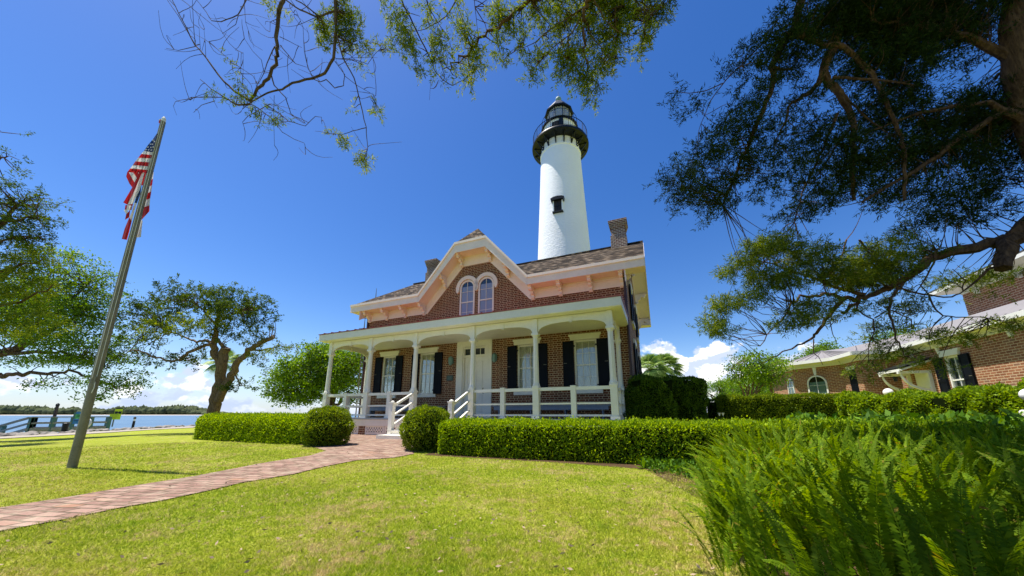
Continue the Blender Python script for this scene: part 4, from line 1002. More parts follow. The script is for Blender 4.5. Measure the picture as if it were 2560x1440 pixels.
for k in range(9):
    y_ = 9.6-k*1.5; m = MB()
    m.prism([(0, 3.53), (-.36, 3.53), (-.34, 3.47), (-.2, 3.42), (-.08, 3.30), (-.05, 3.15), (0, 3.12)], lambda x, z: (x, y_-MY-.05, z), lambda x, z: (x, y_-MY+.05, z)); m.build('bracket', M_white2, U)
R0, Q0_, R2_, Q2_, R3_, R5_ = (13.05, -9.4, 4.22), (13.02, 9.0, 4.24), (11.65, 9.8, 4.30), (10.75, 13.3, 4.30), (9.95, 14.0, 4.30), (9.95, 18.4, 4.30)
m = MB(); e = [l2(p, ZE+.005) for p in EOUT]; r = lambda p: (p[0]-MX, p[1]-MY, p[2])
m.add([e[0], e[1], r(R2_), r(Q0_), r(R0)], [(0, 2, 1), (0, 3, 2), (0, 4, 3)]); m.add([e[1], e[2], r(Q2_), r(R2_)], [(0, 3, 2), (0, 2, 1)]); m.add([e[2], e[3], r(R3_), r(Q2_)], [(0, 2, 1), (0, 3, 2)])
m.add([e[3], e[4], r(R3_)], [(0, 2, 1)]); m.add([e[4], e[5], r(R5_), r(R3_)], [(0, 3, 2, 1)]); m.add([r(Q0_), r(R2_), r(Q2_), r(R3_), r(R5_), l2((24, 18.4), 4.3), l2((24, 9), 4.25)], [(0, 1, 2, 3, 4, 5, 6)])
rf = m.build('roof', M_metalroof, U)
m = MB()
for k in range(44):
    y_ = -9+k*.45; (m.beam((10.95-MX, y_-MY, ZE+.02), (13.0-MX, y_-MY, 4.25), .02, .03) if y_ < 8.8 else None)
for k in range(5):
    t_ = (k+.5)/5
    for pa, pb in ((e[2], e[3]), (e[3], e[4])): m.beam((pa[0]+(pb[0]-pa[0])*t_, pa[1]+(pb[1]-pa[1])*t_, ZE+.02), r((R3_[0], R3_[1], R3_[2]+.02)), .02, .02)
for k in range(3):
    t_ = (k+.5)/3; pa, pb = e[1], e[2]; m.beam((pa[0]+(pb[0]-pa[0])*t_, pa[1]+(pb[1]-pa[1])*t_, ZE+.02), (R2_[0]-MX+(Q2_[0]-R2_[0])*t_, R2_[1]-MY+(Q2_[1]-R2_[1])*t_, R2_[2]+.02+(Q2_[2]-R2_[2])*t_), .02, .02)
m.build('standing_seam', M_metalroof, rf)
# upper storey
m = MB(); m.box(13.0-MX, 24-MX, -8-MY, 9.05-MY, 4.0, 5.9); m.build('upper_wall', M_brick2, U)
m = MB(); m.box(12.97-MX, 13.0-MX, -8-MY, 9.08-MY, 5.58, 5.86); m.box(13.0-MX, 24-MX, 9.05-MY, 9.08-MY, 5.58, 5.86)
m.box(12.42-MX, 24-MX, -8-MY, 9.65-MY, 5.80, 5.84); m.box(12.40-MX, 12.44-MX, -8-MY, 9.66-MY, 5.80, 5.97); m.box(12.44-MX, 24-MX, 9.64-MY, 9.68-MY, 5.80, 5.97)
m.build('upper_eave', M_white2, U)
m = MB(); slab(m, [(12.38-MX, -8-MY, 5.98), (12.38-MX, 9.7-MY, 5.98), (15-MX, 7-MY, 6.9), (15-MX, -8-MY, 6.9)]); slab(m, [(12.38-MX, 9.7-MY, 5.98), (24-MX, 9.7-MY, 5.98), (24-MX, 7-MY, 6.9), (15-MX, 7-MY, 6.9)])
m.build('upper_roof', M_metalroof, U)
for k in range(5):
    y_ = 8.3-k*1.7; m = MB()
    m.prism([(13-MX, 5.80), (12.5-MX, 5.80), (12.52-MX, 5.74), (12.7-MX, 5.68), (12.85-MX, 5.55), (12.9-MX, 5.42), (13-MX, 5.38)], lambda x, z: (x, y_-MY-.05, z), lambda x, z: (x, y_-MY+.05, z)); m.build('bracket', M_white2, U)
m = MB(); m.box(12.95-MX, 13-MX, 5.35-MY, 6.35-MY, 5.28, 5.42); m.build('lintel', M_white2, U)
m = MB(); m.box(12.96-MX, 13-MX, 5.45-MY, 6.25-MY, 4.2, 5.28); m.build('upper_window', M_glassd, U)
l = empty('wall_lantern', hw(-11.36, 10.75, 0), -HYAW, label='dark wall lantern on the brick beside the door canopy of the right building', cat='lantern')
m = MB(); m.box(-.05, 0, -.05, .05, 2.45, 2.6); m.lathe([(.02, 2.62), (.10, 2.52), (.11, 2.48)], 8, (-.16, 0, 0)); m.build('cap', M_black, l)
m = MB(); m.lathe([(.09, 2.48), (.06, 2.24)], 8, (-.16, 0, 0)); m.build('glass', M_glassd, l)
# globe lamps and posts
def globe_lamp(x, y_, zc_, r, label):
    g = empty('globe_lamp', (x, y_, 0), label=label, cat='lamp', group='white globe lamps by the right hedge')
    m = MB(); z0 = float(height(x, y_)); m.lathe([(.11, z0), (.10, z0+.12), (.05, z0+.2), (.04, zc_-r-.1), (.07, zc_-r-.05), (.08, zc_-r+.02)], 14); m.build('post', M_black, g, smooth=True)
    m = MB(); m.sphere((0, 0, zc_), r, 24, 16); m.build('globe', M_globe, g, smooth=True)
p = at(2221, 981, 13.2); globe_lamp(p.x, p.y, p.z, .155, 'white globe lamp half hidden behind the tall yellow green hedge')
p = at(2574, 987, 6.6); globe_lamp(p.x, p.y, p.z, .125, 'white globe lamp cut by the right edge of the photo')
p = at(2563, 1045, 6.2)
o = empty('white_post', (p.x, p.y, 0), label='white garden post with a small ball finial below the globe lamp at the right edge', cat='post')
m = MB(); zt = p.z+.05; m.box(-.05, .05, -.05, .05, 0, zt-.05); m.box(-.09, .09, -.09, .09, zt-.05, zt); m.build('shaft', M_white, o)
m = MB(); m.sphere((0, 0, zt+.05), .05, 14, 8); m.build('finial', M_white, o, smooth=True)
p = at(2158, 1068, 8.9); zg = float(height(p.x, p.y))
o = empty('garden_bench', (p.x, p.y, zg), -.25, label='small weathered wooden bench behind the fern bed in the garden', cat='bench')
m = MB(); hgt_ = p.z-zg+.06
for k in range(3): m.box(-.30, .30, -.2+k*.14, -.08+k*.14, hgt_-.035, hgt_)
m.build('seat', M_cut, o)
for sx in (-.26, .26): m = MB(); m.box(sx-.03, sx+.03, -.18, .18, 0, hgt_-.035); m.build('leg', M_cut, o)
p = at(1788, 1064, 11.0); o = empty('garden_sign', (p.x, p.y, 0), label='small dark plant sign on a stake behind the long front hedge', cat='sign')
m = MB(); m.box(-.012, .012, -.012, .012, 0, p.z); m.build('stake', M_black, o); m = MB(); m.box(-.05, .05, -.015, .0, p.z-.0, p.z+.13); m.build('plate', M_black, o)

# ------------------------------------------------------------------ flagpole and flags
FPX_, FPY_ = -6.66, 5.35; FT = 6.36
o = empty('flagpole', (FPX_, FPY_, 0), label='tall tapered grey metal flagpole standing in the lawn', cat='flagpole')
m = MB(); m.lathe([(.054, -.02), (.053, 1.0), (.050, 3.0), (.043, 4.6), (.037, 6.25)], 20); m.build('shaft', M_steel, o, smooth=True)
m = MB(); m.lathe([(.032, 6.10), (.036, 6.24), (.03, 6.32), (.012, 6.36)], 12); m.box(-.07, .02, -.015, .015, 6.27, 6.30); m.build('truck', M_white2, o)
m = MB()
for dx_, dy_ in ((.05, -.03), (.02, -.055)): m.tube([(dx_*1.15, dy_*1.15, 1.35), (dx_*.6, dy_*.6, 6.25)], .0035, 5)
m.tube([(.06, -.04, 1.3), (.08, -.05, 1.2), (.06, -.05, 1.12)], .005, 5); m.build('halyard', M_white2, o)
m = MB(); m.box(.045, .065, -.05, -.03, 1.25, 1.38); m.build('cleat', M_steel, o)
def pole_w(py, Yp=5.35): return Yp/(cpi-((CYP-py)/FPX)*spi)
def clothmat(name, col):
    def b(t):
        n = t.noise(P(t), 40, 2); c = t.mix(t.mr(n, .3, .7, 0, .12), col, tuple(x*.6 for x in col))
        p = t.n('ShaderNodeBsdfPrincipled', ins={'Base Color': c, 'Roughness': .75}); tr = t.n('ShaderNodeBsdfTranslucent', ins={0: tuple(col)+(1,)})
        t.n('ShaderNodeOutputMaterial', ins={0: t.n('ShaderNodeMixShader', ins={0: .42, 1: p.outputs[0], 2: tr.outputs[0]}).outputs[0]})
    return material(name, b)
CR, CW, CN = clothmat('cloth_red', (0.50, 0.02, 0.025)), clothmat('cloth_white', (0.78, 0.76, 0.76)), clothmat('cloth_navy', (0.012, 0.04, 0.13))
def cloth(name, patches, **k):
    vs, fs, mi = [], [], []
    N = 8
    for q_, mat_i, dep, amp, ph in patches:
        q_ = [Vector((150+x/4.114, 270+y_/4.114)) for x, y_ in q_]; o_ = len(vs)
        for i in range(N+1):
            for j in range(N+1):
                u, v = i/N, j/N; c = q_[0]*(1-u)*(1-v)+q_[1]*u*(1-v)+q_[2]*u*v+q_[3]*(1-u)*v
                dd = dep+amp*math.sin(c.x*.42+c.y*.12+ph); vs.append(at(c.x, c.y, pole_w(c.y)+dd))
        for i in range(N):
            for j in range(N):
                a = o_+i*(N+1)+j; fs.append((a, a+1, a+N+2, a+N+1)); mi.append(mat_i)
    me = bpy.data.meshes.new(name); me.from_pydata([tuple(v) for v in vs], [], fs)
    for mm in (CR, CW, CN): me.materials.append(mm)
    me.polygons.foreach_set('material_index', mi); me.shade_smooth(); ob = bpy.data.objects.new(name, me); COL.objects.link(ob); return tag(ob, **k)
rows = [((995, 262), (1002, 262)), ((960, 315), (990, 318)), ((905, 380), (972, 385)), ((862, 442), (952, 455)), ((836, 472), (944, 484)), ((804, 512), (936, 518)), ((775, 548), (926, 560)), ((750, 585), (916, 602)), ((722, 622), (902, 636)), ((690, 660), (888, 670))]
cols_ = [2, 2, 2, 1, 0, 1, 0, 1, 0]
pt = [((rows[i][0], rows[i][1], rows[i+1][1], rows[i+1][0]), cols_[i], -.02, .035, 0) for i in range(9)]
pt += [(((690, 662), (706, 656), (772, 778), (740, 815)), 0, .05, .01, 1), (((690, 662), (740, 815), (712, 775), (680, 705)), 0, .05, .01, 1), (((706, 656), (745, 650), (796, 730), (772, 778)), 1, .05, .01, 1), (((745, 650), (790, 650), (818, 690), (796, 730)), 0, .05, .01, 1), (((790, 650), (828, 652), (830, 668), (818, 690)), 1, .05, .01, 1),
       (((820, 655), (846, 660), (775, 830), (735, 830)), 0, -.03, .02, 2), (((735, 830), (775, 830), (692, 995), (650, 972)), 0, -.03, .02, 2), (((846, 660), (868, 665), (825, 830), (775, 830)), 1, -.02, .02, 2), (((775, 830), (825, 830), (740, 1010), (692, 995)), 1, -.02, .02, 2),
       (((868, 665), (890, 670), (855, 800), (830, 790)), 0, 0, .02, 3)]
RB = [((940, 640), (966, 600)), ((935, 700), (964, 655)), ((922, 755), (957, 725)), ((906, 815), (948, 790)), ((892, 880), (940, 858)), ((878, 945), (928, 930)), ((862, 1020), (922, 1000)), ((835, 1155), (920, 1062))]
pt += [((RB[i][0], RB[i][1], RB[i+1][1], RB[i+1][0]), [2, 1, 0, 1, 0, 1, 0][i], .10, .03, 1) for i in range(7)]
pt += [(((968, 520), (982, 470), (966, 600), (940, 640)), 2, .10, .02, 1)]
us = cloth('striped_flag', pt, label='limp red and white striped flag with a starred navy canton, upper flag on the pole', cat='flag')
m = MB()
for sx, sy in ((955, 330), (972, 345), (930, 372), (950, 372), (905, 402), (935, 405), (958, 400), (885, 428), (912, 430), (938, 432)):
    c = at(150+sx/4.114, 270+sy/4.114, pole_w(270+sy/4.114)-.07); v_ = []
    for k in range(10):
        a = math.pi/2+k*math.pi/5; rr = .022 if k % 2 == 0 else .009; v_.append((c.x+rr*math.cos(a), c.y, c.z+rr*math.sin(a)))
    m.add(v_, [tuple(range(10))])
m.build('star', CW, us)
pt = [(((845, 770), (838, 800), (828, 880), (800, 870)), 2, -.01, .01, 0), (((800, 870), (828, 880), (792, 980), (766, 972)), 2, -.01, .01, 0), (((766, 972), (792, 980), (760, 1080), (738, 1070)), 1, -.02, .02, 1), (((738, 1070), (762, 1075), (738, 1170), (712, 1125)), 1, -.02, .02, 1),
      (((672, 1000), (752, 985), (735, 1050), (665, 1050)), 0, -.04, .02, 2), (((690, 995), (742, 1005), (722, 1055), (682, 1050)), 1, -.06, .02, 2), (((655, 1050), (690, 1040), (700, 1075), (680, 1092)), 1, -.05, .02, 2), (((680, 1092), (722, 1050), (712, 1125), (668, 1150)), 0, -.05, .02, 2),
      (((712, 1125), (738, 1165), (715, 1260), (665, 1240)), 0, -.03, .02, 3), (((665, 1240), (715, 1260), (688, 1357), (635, 1347)), 0, -.03, .02, 3), (((835, 1145), (850, 1160), (840, 1250), (800, 1245)), 1, .09, .02, 0), (((800, 1245), (840, 1250), (833, 1327), (775, 1336)), 1, .09, .02, 0)]
cloth('bar_flag', pt, label='limp red, white and navy flag hanging folded below the striped flag on the pole', cat='flag')
pt = [(((1018, 120), (1062, 108), (1045, 185), (1014, 150)), 0, -.02, .01, 0)]
cloth('red_pennant', pt, label='small red scrap of cloth caught at the top of the flagpole', cat='flag')

# ------------------------------------------------------------------ shore: pier railing, signs, posts, rocks
def z7(x, y_): return (x/4.92, 980+y_/4.92)
GZ_S = -.4
pier = empty('boardwalk_pier', gnd(160, 1077, GZ_S), 0, label='weathered wooden boardwalk pier with railings and teal posts over the shore rocks', cat='pier')
pb = pier.location.copy()
def sh(px_, py_, z=GZ_S): return gnd(px_, py_, z)
A_ = sh(71, 1078); B_ = sh(268, 1073); dAB = (B_-A_); back = Vector((-.78, .62, 0))*3.0
def railrun(P0, P1, n, h=.98, drop=0.0):
    for i in range(n+1):
        t_ = i/n; c = P0.lerp(P1, t_)-pb; z0 = GZ_S-drop*t_; m = MB(); m.box(c.x-.085, c.x+.085, c.y-.085, c.y+.085, z0-1.2, z0+h); m.build('post', M_teal, pier)
    m = MB(); p0, p1 = P0-pb, P1-pb; p0.z = GZ_S; p1.z = GZ_S-drop
    for dz, w_, hh_ in ((h-.02, .15, .06), (h*.55, .05, .10), (.12, .06, .2)): m.beam(p0+Vector((0, -.13, dz)), p1+Vector((0, -.13, dz)), w_, hh_)
    m.build('railing', M_wood, pier)
pier.location = (pb.x, pb.y, 0); pb.z = 0
railrun(A_, B_, 4); railrun(A_+back, B_+back, 4)
railrun(A_+Vector((0, -.02, 0)), A_+Vector((-7.5, .6, 0)), 3, drop=2.0); railrun(A_+back, A_+back+Vector((-7.5, .6, 0)), 3, drop=2.0)
m = MB(); a, b_ = A_-pb, B_-pb; m.add([(a.x, a.y, GZ_S+.04), (b_.x, b_.y, GZ_S+.04), (b_.x+back.x, b_.y+back.y, GZ_S+.04), (a.x+back.x, a.y+back.y, GZ_S+.04), (a.x, a.y, GZ_S-.12), (b_.x, b_.y, GZ_S-.12), (b_.x+back.x, b_.y+back.y, GZ_S-.12), (a.x+back.x, a.y+back.y, GZ_S-.12)],
    [(0, 1, 2, 3), (7, 6, 5, 4), (0, 4, 5, 1), (1, 5, 6, 2), (2, 6, 7, 3), (3, 7, 4, 0)]); m.build('deck', M_wood, pier)
p = sh(121, 1075); p += back*1.2; o = empty('mooring_pile', (p.x, p.y, 0), label='tall dark mooring pile standing behind the boardwalk railing', cat='pile')
zt = at(131, 1011, (p.y*cpi)).z; m = MB(); m.lathe([(.11, -3.5), (.10, zt-.2), (.09, zt)], 10); m.build('pile', M_bark, o); m = MB(); m.lathe([(.115, zt-.12), (.115, zt+.02), (.02, zt+.12)], 10); m.build('cap', M_black, o)
p = sh(159, 1082); o = empty('litter_bin', (p.x, p.y, GZ_S), label='dark green round litter bin in front of the boardwalk railing', cat='bin')
m = MB(); m.lathe([(.13, 0), (.145, .5), (.145, .56)], 14); m.build('body', M_black, o); m = MB(); m.lathe([(.155, .55), (.155, .60), (.1, .63)], 14); m.build('rim', M_black, o)
p = sh(157, 1079); o = empty('white_collection_tube', (p.x+.2, p.y+.6, GZ_S), label='white round recycling tube on a post beside the litter bin', cat='tube')
m = MB(); m.lathe([(.05, 0), (.05, .62)], 8); m.build('post', M_wood, o); m = MB(); m.lathe([(.10, .62), (.10, 1.2), (.07, 1.26)], 14); m.build('tube', M_white2, o); m = MB(); m.lathe([(.105, .8), (.105, .86)], 14, caps=False); m.lathe([(.105, .95), (.105, 1.0)], 14, caps=False); m.build('band', M_red, o)
def signboard(name, px_, base_y, boards, label, pole_m):
    p = sh(px_, base_y); w_ = p.y*cpi+(GZ_S-EYE)*spi; o = empty(name, (p.x, p.y, GZ_S), math.atan2(-p.x, p.y)*.55, label=label, cat='sign')
    tops = []
    for (x0, y0_, x1, y1_, mt, marks) in boards:
        sc = w_/FPX; cx_ = ((x0+x1)/2-px_)*sc; hw__ = (x1-x0)/2*sc*1.05; z1 = at(px_, y0_, w_).z-GZ_S; z0 = at(px_, y1_, w_).z-GZ_S; tops.append(z1)
        m = MB(); m.box(cx_-hw__, cx_+hw__, -.05, -.03, z0, z1); b2 = m.build('board', mt, o)
        m = MB()
        for (u0, v0, u1, v1) in marks: m.box(cx_-hw__+2*hw__*u0, cx_-hw__+2*hw__*u1, -.056, -.0505, z1-(z1-z0)*v1, z1-(z1-z0)*v0)
        if marks: m.build('lettering', M_ink, b2)
    m = MB(); m.box(-.04, .04, -.03, .03, 0, max(tops)-.05); m.build('post', pole_m, o)
txt = [(.1, .14+.15*k, .9-.12*(k % 3), .19+.15*k) for k in range(5)]
signboard('warning_sign', 280, 1067, [(279, 1020, 292, 1034.3, M_yel, [(0, 0, 1, .16), (.06, .58, .42, .98), (.56, .58, .94, .98), (.36, .68, .6, .86)]), (272, 1035, 291, 1049, M_yel, [(.12, .15, .8, .2), (.25, .36, .7, .4), (.12, .55, .85, .59), (.2, .74, .6, .78)])], 'yellow warning sign of two boards with black pictograms at the end of the boardwalk', M_steel)
signboard('notice_board', 175, 1080, [(178, 1029, 192, 1035, M_blue, []), (178, 1035.3, 192, 1047, M_grn, [(.15, .2, .85, .3), (.15, .5, .7, .6)]), (176, 1047.5, 190, 1060, M_blue, [(.1, .3, .8, .4)])], 'blue and green notice board just left of the flagpole by the boardwalk', M_teal)
p = sh(331, 1072); o = empty('path_bollard', (p.x, p.y, GZ_S), label='dark path bollard light with a pale band beside the shore walk', cat='bollard')
m = MB(); m.lathe([(.085, 0), (.08, .62)], 12); m.lathe([(.085, .80), (.085, .92), (.03, .97)], 12); m.build('body', M_black, o); m = MB(); m.lathe([(.07, .62), (.07, .80)], 12, caps=False); m.build('light_band', M_globe, o)
p = sh(222, 1077)
m = MB(); cz_ = GZ_S+.55; n = 24; m.tube([(p.x+.28*math.cos(2*math.pi*k/n), p.y-.25, cz_+.30*math.sin(2*math.pi*k/n)) for k in range(n+1)], .06, 8, cap=False)
m.build('life_ring', M_orng, label='off white life ring hung on the boardwalk railing beside the flagpole', cat='life ring')
# rocks
def rock(x, y_, z, s_, idx):
    mm = MB(); mm.sphere((0, 0, 0), 1, 9, 6); v = np.array(mm.v); r_ = np.random.default_rng(idx)
    for _ in range(5):
        n_ = unit(r_.normal(size=3)); d_ = r_.uniform(.45, .8); pr = v@n_; v = v-np.maximum(pr-d_, 0)[:, None]*n_
    v *= np.array([r_.uniform(.8, 1.5), r_.uniform(.7, 1.1), r_.uniform(.45, .7)])*s_
    mm.v = [tuple(q) for q in v]; o = mm.build('rock', M_rock, label='pale grey boulder in the rock bank along the shore', cat='rock', group='boulders of the shore bank'); o.location = (x, y_, z); o.rotation_euler = (0, 0, r_.uniform(0, 6)); return o
k = 0
for yy in np.arange(14, 50, .5):
    for d_ in (.35, 1.2, 2.2):
        x = shx(yy, d_+rng.uniform(-.3, .3)); y_ = yy+rng.uniform(-.2, .2)
        if -1.65 < x/y_ < -.80 and (d_ < 1 or yy < 34): rock(x, y_, float(height(x, y_))+.02, rng.uniform(.16, .36), k); k += 1
# ------------------------------------------------------------------ clipped hedges and shrubs
def leafy(name, Pts, Nrm, mat, size, parent=None, spread=.9, tilt=.35, wid=.55, **k):
    n = len(Pts); s_ = size*rng.uniform(.7, 1.35, n)
    V = leaves(Pts, s_, s_*wid, D=Nrm, spread=spread, up=tilt); return npmesh(name, V, quads(V), mat, parent, **k)
def hedge(name, p, q, thick, z0, z1, n, mat, size, label, cat='hedge', lump=.05, rnd=.12, group=None, core=True):
    p = np.array(p[:2]); q = np.array(q[:2]); L = np.linalg.norm(q-p); ux = (q-p)/L; uy = np.array([-ux[1], ux[0]])
    H_ = z1-z0
    areas = np.array([L*H_, L*H_*.5, L*thick*1.1, thick*H_, thick*H_]); face = rng.choice(5, n, p=areas/areas.sum()); u = rng.uniform(0, 1, n); v = rng.uniform(0, 1, n)
    X = np.where(face <= 2, u*L, np.where(face == 3, 0, L)); Y = np.where(face == 0, 0, np.where(face == 1, thick, np.where(face == 2, v*thick, u*thick))); Z = np.where(face == 2, H_, v*H_)
    N = np.zeros((n, 3)); N[face == 0] = (0, -1, 0); N[face == 1] = (0, 1, 0); N[face == 2] = (0, 0, 1); N[face == 3] = (-1, 0, 0); N[face == 4] = (1, 0, 0)
    c = np.stack([X, Y, Z], 1)
    # round the edges
    lo = np.array([rnd, rnd, -9]); hi = np.array([L-rnd, thick-rnd, H_-rnd]); ins = np.clip(c, lo, hi); dlt = c-ins; dn = np.linalg.norm(dlt, axis=1, keepdims=True)
    c = np.where(dn > 1e-6, ins+dlt/np.maximum(dn, 1e-6)*np.minimum(dn, rnd), c); N = np.where(dn > 1e-6, unit(dlt+1e-9), N)
    ph = rng.uniform(0, 6, 6)
    b = lump*(np.sin(c[:, 0]*5.1+ph[0]+c[:, 2]*3)+np.sin(c[:, 0]*11.3+ph[1])*np.sin(c[:, 2]*9+ph[2])+.7*np.sin(c[:, 1]*8+ph[3]+c[:, 0]*2.3))
    c = c+N*(b*.5-np.abs(rng.normal(0, .035, n))+.02+np.where(rng.uniform(0, 1, n) < .035, rng.uniform(.01, .07, n), 0))[:, None]
    M = np.array([[ux[0], uy[0], 0], [ux[1], uy[1], 0], [0, 0, 1]]); Pw = c@M.T+np.array([p[0], p[1], z0]); Nw = N@M.T
    o = leafy(name, Pw, Nw, mat, size, label=label, cat=cat, group=group)
    if core:
        m = MB(); e = .10; m.box(e, L-e, e, thick-e, 0, H_-e); m.v = [tuple(np.array(v_)@M.T+np.array([p[0], p[1], z0])) for v_ in m.v]; m.build('dark_shade_core', M_core, o)
    return o
def ball(name, c, r, rz, n, mat, size, label, group=None, cat='shrub', squash=1.0):
    c = np.array(c); d = unit(rng.normal(size=(n, 3))); d = d[d[:, 2] > -.85]
    ph = rng.uniform(0, 6, 4)
    b = 1+.05*np.sin(d[:, 0]*7+ph[0])*np.sin(d[:, 1]*6+ph[1])+.04*np.sin(d[:, 2]*9+ph[2])+.03*np.sin(d[:, 0]*17+ph[3]+d[:, 2]*13)+np.where(rng.uniform(0, 1, len(d)) < .04, rng.uniform(.02, .12, len(d)), 0)-np.abs(rng.normal(0, .05, len(d)))
    e = np.sign(d)*np.abs(d)**squash; e = e*b[:, None]*np.array([r, r, rz]); o = leafy(name, c+e, d, mat, size, label=label, cat=cat, group=group)
    m = MB(); m.sphere((c[0], c[1], c[2]), .86*r, 16, 10, sz=rz/r); m.build('dark_shade_core', M_core, o); return o
hedge('hedge', hw(12.85, -4.02), hw(7.5, -4.02), 1.05, 0, .76, 62000, M_hedge, .042, 'low clipped bright green hedge left of the brick path, ending in a round shrub', lump=.022, rnd=.26)
hedge('hedge', hw(3.05, -4.35), hw(-5.0, -4.1), 1.1, 0, .645, 90000, M_hedge, .038, 'long low clipped hedge in front of the porch, right of the brick path', lump=.028)
ball('round_shrub', (-4.77, 8.92, .45), .60, .54, 17000, M_ball, .036, 'round clipped shrub at the left of the path opening, below the porch steps')
ball('round_shrub', (-1.93, 7.85, .46), .57, .53, 17000, M_ball, .034, 'round clipped shrub at the right of the path opening, beside the long hedge')
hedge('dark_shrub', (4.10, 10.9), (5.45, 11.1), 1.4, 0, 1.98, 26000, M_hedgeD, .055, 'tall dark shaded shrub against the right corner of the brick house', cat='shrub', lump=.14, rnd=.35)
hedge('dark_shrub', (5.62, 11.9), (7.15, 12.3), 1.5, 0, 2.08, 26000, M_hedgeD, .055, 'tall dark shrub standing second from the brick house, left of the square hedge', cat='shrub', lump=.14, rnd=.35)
hedge('square_hedge', hw(-3.35, 4.9), hw(-7.5, 4.9), 1.1, .25, 1.46, 52000, M_ball, .045, 'square clipped green hedge in front of the arched windows', lump=.05)
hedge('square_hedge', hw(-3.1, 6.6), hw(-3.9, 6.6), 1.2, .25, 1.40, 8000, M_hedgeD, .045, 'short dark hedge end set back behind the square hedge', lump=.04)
hedge('tall_hedge', (10.0, 10.5), (10.95, 6.5), 1.3, .2, 1.28, 46000, M_hedgeY, .060, 'tall yellow green yew hedge before the door canopy, far end', lump=.16, rnd=.2)
hedge('tall_hedge', (10.75, 7.9), (11.0, 3.6), 1.3, .2, 1.34, 40000, M_hedgeY, .065, 'tall yellow green yew hedge at the right edge, near end', lump=.2, rnd=.25)
p = at(1792, 1053, 12.2); q = at(1846, 1053, 12.2); hedge('edging_hedge', p, q, .5, .25, .56, 4000, M_hedge, .04, 'tiny low edging hedge in the garden behind the long hedge', lump=.03, rnd=.08)
p = at(1950, 1051, 9.9); q = at(2135, 1056, 9.4); hedge('edging_hedge', p, q, .6, .15, .60, 12000, M_hedge, .04, 'low edging hedge in the garden beside the small wooden bench', lump=.03, rnd=.08)
# white calla lilies
for i, (px_, py_, w_) in enumerate(((1803, 1038, 11.2), (2000, 1040, 10.2), (2036, 1046, 10.0), (2003, 1062, 9.6))):
    p = at(px_, py_, w_); z0 = float(height(p.x, p.y)); o = empty('calla_lily', (p.x, p.y, z0), label=['white calla lily beside the dark shrubs, leftmost of the lilies', 'white calla lily rising over the low edging hedge, second from the left', 'white calla lily at the right of the edging hedge', 'white calla lily standing lowest, in front of the edging hedge'][i], cat='flower', group='white calla lilies')
    m = MB()
    for k in range(2): dx_ = (k-.5)*.12; m.tube([(dx_*.3, 0, 0), (dx_, 0, p.z-z0)], .008, 4)
    m.build('stem', M_ivy, o); m = MB()
    for k in range(2): dx_ = (k-.5)*.12; m.lathe([(.008, 0), (.025, .04), (.045, .10), (.05, .11)], 8, (dx_, 0, p.z-z0-.03), caps=False)
    m.build('bloom', M_white2, o)
    n = 14; D = unit(rng.normal(size=(n, 3))*[1, 1, .3]+[0, 0, .9]); V = leaves(np.zeros((n, 3)), .38, .13, D=D, spread=.05); npmesh('leaf_cluster', V, quads(V), M_ivy, o)
p = at(1930, 1066, 9.6); n = 16; D = unit(rng.normal(size=(n, 3))*[1.4, 1, .2]+[0, 0, .6]); V = leaves(np.tile([p.x, p.y, p.z-.12], (n, 1)), .45, .2, D=D, spread=.05)
npmesh('broad_leaf_plant', V, quads(V), M_ivy, label='plant with a few broad flat green leaves behind the long hedge', cat='plant')

# ------------------------------------------------------------------ trees
RT, UP, FW = np.array([1, 0, 0]), np.array([0, -spi, cpi]), np.array([0, cpi, spi])
def blob_pts(blobs, dens=1.0):
    """clump centres scattered in ellipsoids given as (px, py, rx, ry, w, n[, depth])"""
    out = []
    for b in blobs:
        px_, py_, rx, ry, w_, n = b[:6]; dr = b[6] if len(b) > 6 else max(rx, ry)*w_/FPX
        c = np.array(at(px_, py_, w_)); n = max(1, int(n*dens))
        d = unit(rng.normal(size=(n, 3)))*rng.uniform(0, 1, (n, 1))**(1/2.4)
        out.append(c+d[:, :1]*RT*rx*w_/FPX+d[:, 1:2]*UP*ry*w_/FPX+d[:, 2:]*FW*dr)
    return np.concatenate(out)
def leaf_clumps(C, k, cr, size, flat=.7):
    n = len(C); off = rng.normal(size=(n, k, 3))*cr*np.array([1, 1, flat])*rng.uniform(.6, 1.3, (n, 1, 1)); Pp = (C[:, None]+off).reshape(-1, 3)
    s_ = size*rng.uniform(.7, 1.3, len(Pp)); return leaves(Pp, s_, s_*.62, D=np.tile([0, 0, .25], (len(Pp), 1)), spread=1.0)
def spray_clumps(C, k, length, size, bias=(0, 0, -.1), wid=.16, spread=.75, outward=None):
    n = len(C); d0 = rng.normal(size=(n, 3))+np.array(bias)
    if outward is not None: d0 = d0*.7+outward
    d0 = unit(d0); t_ = rng.uniform(0, 1, (n, k, 1)); side = rng.normal(size=(n, k, 3))*.16*length
    Pp = (C[:, None]+d0[:, None]*t_*length+side*(1-t_*.5)).reshape(-1, 3); D = np.repeat(d0, k, 0)
    s_ = size*rng.uniform(.6, 1.4, len(Pp)); return leaves(Pp, s_, s_*wid, D=D, spread=spread)
def wiggle(pts, amp, n=3):
    """resample a polyline (with linear radii) and roughen it"""
    out = []
    for (p, r0), (q, r1) in zip(pts, pts[1:]):
        for k in range(n): t_ = k/n; out.append((p.lerp(q, t_)+Vector(rng.normal(size=3))*amp*(0 if k == 0 and not out else 1), r0+(r1-r0)*t_))
    out.append(pts[-1]); return out
def limb(mb, pts, amp=.02, n=3, sides=7):
    w_ = wiggle([(Vector(p), r) for p, r in pts], amp, n); mb.tube([p for p, r in w_], [r for p, r in w_], sides); return [p for p, r in w_], [r for p, r in w_]
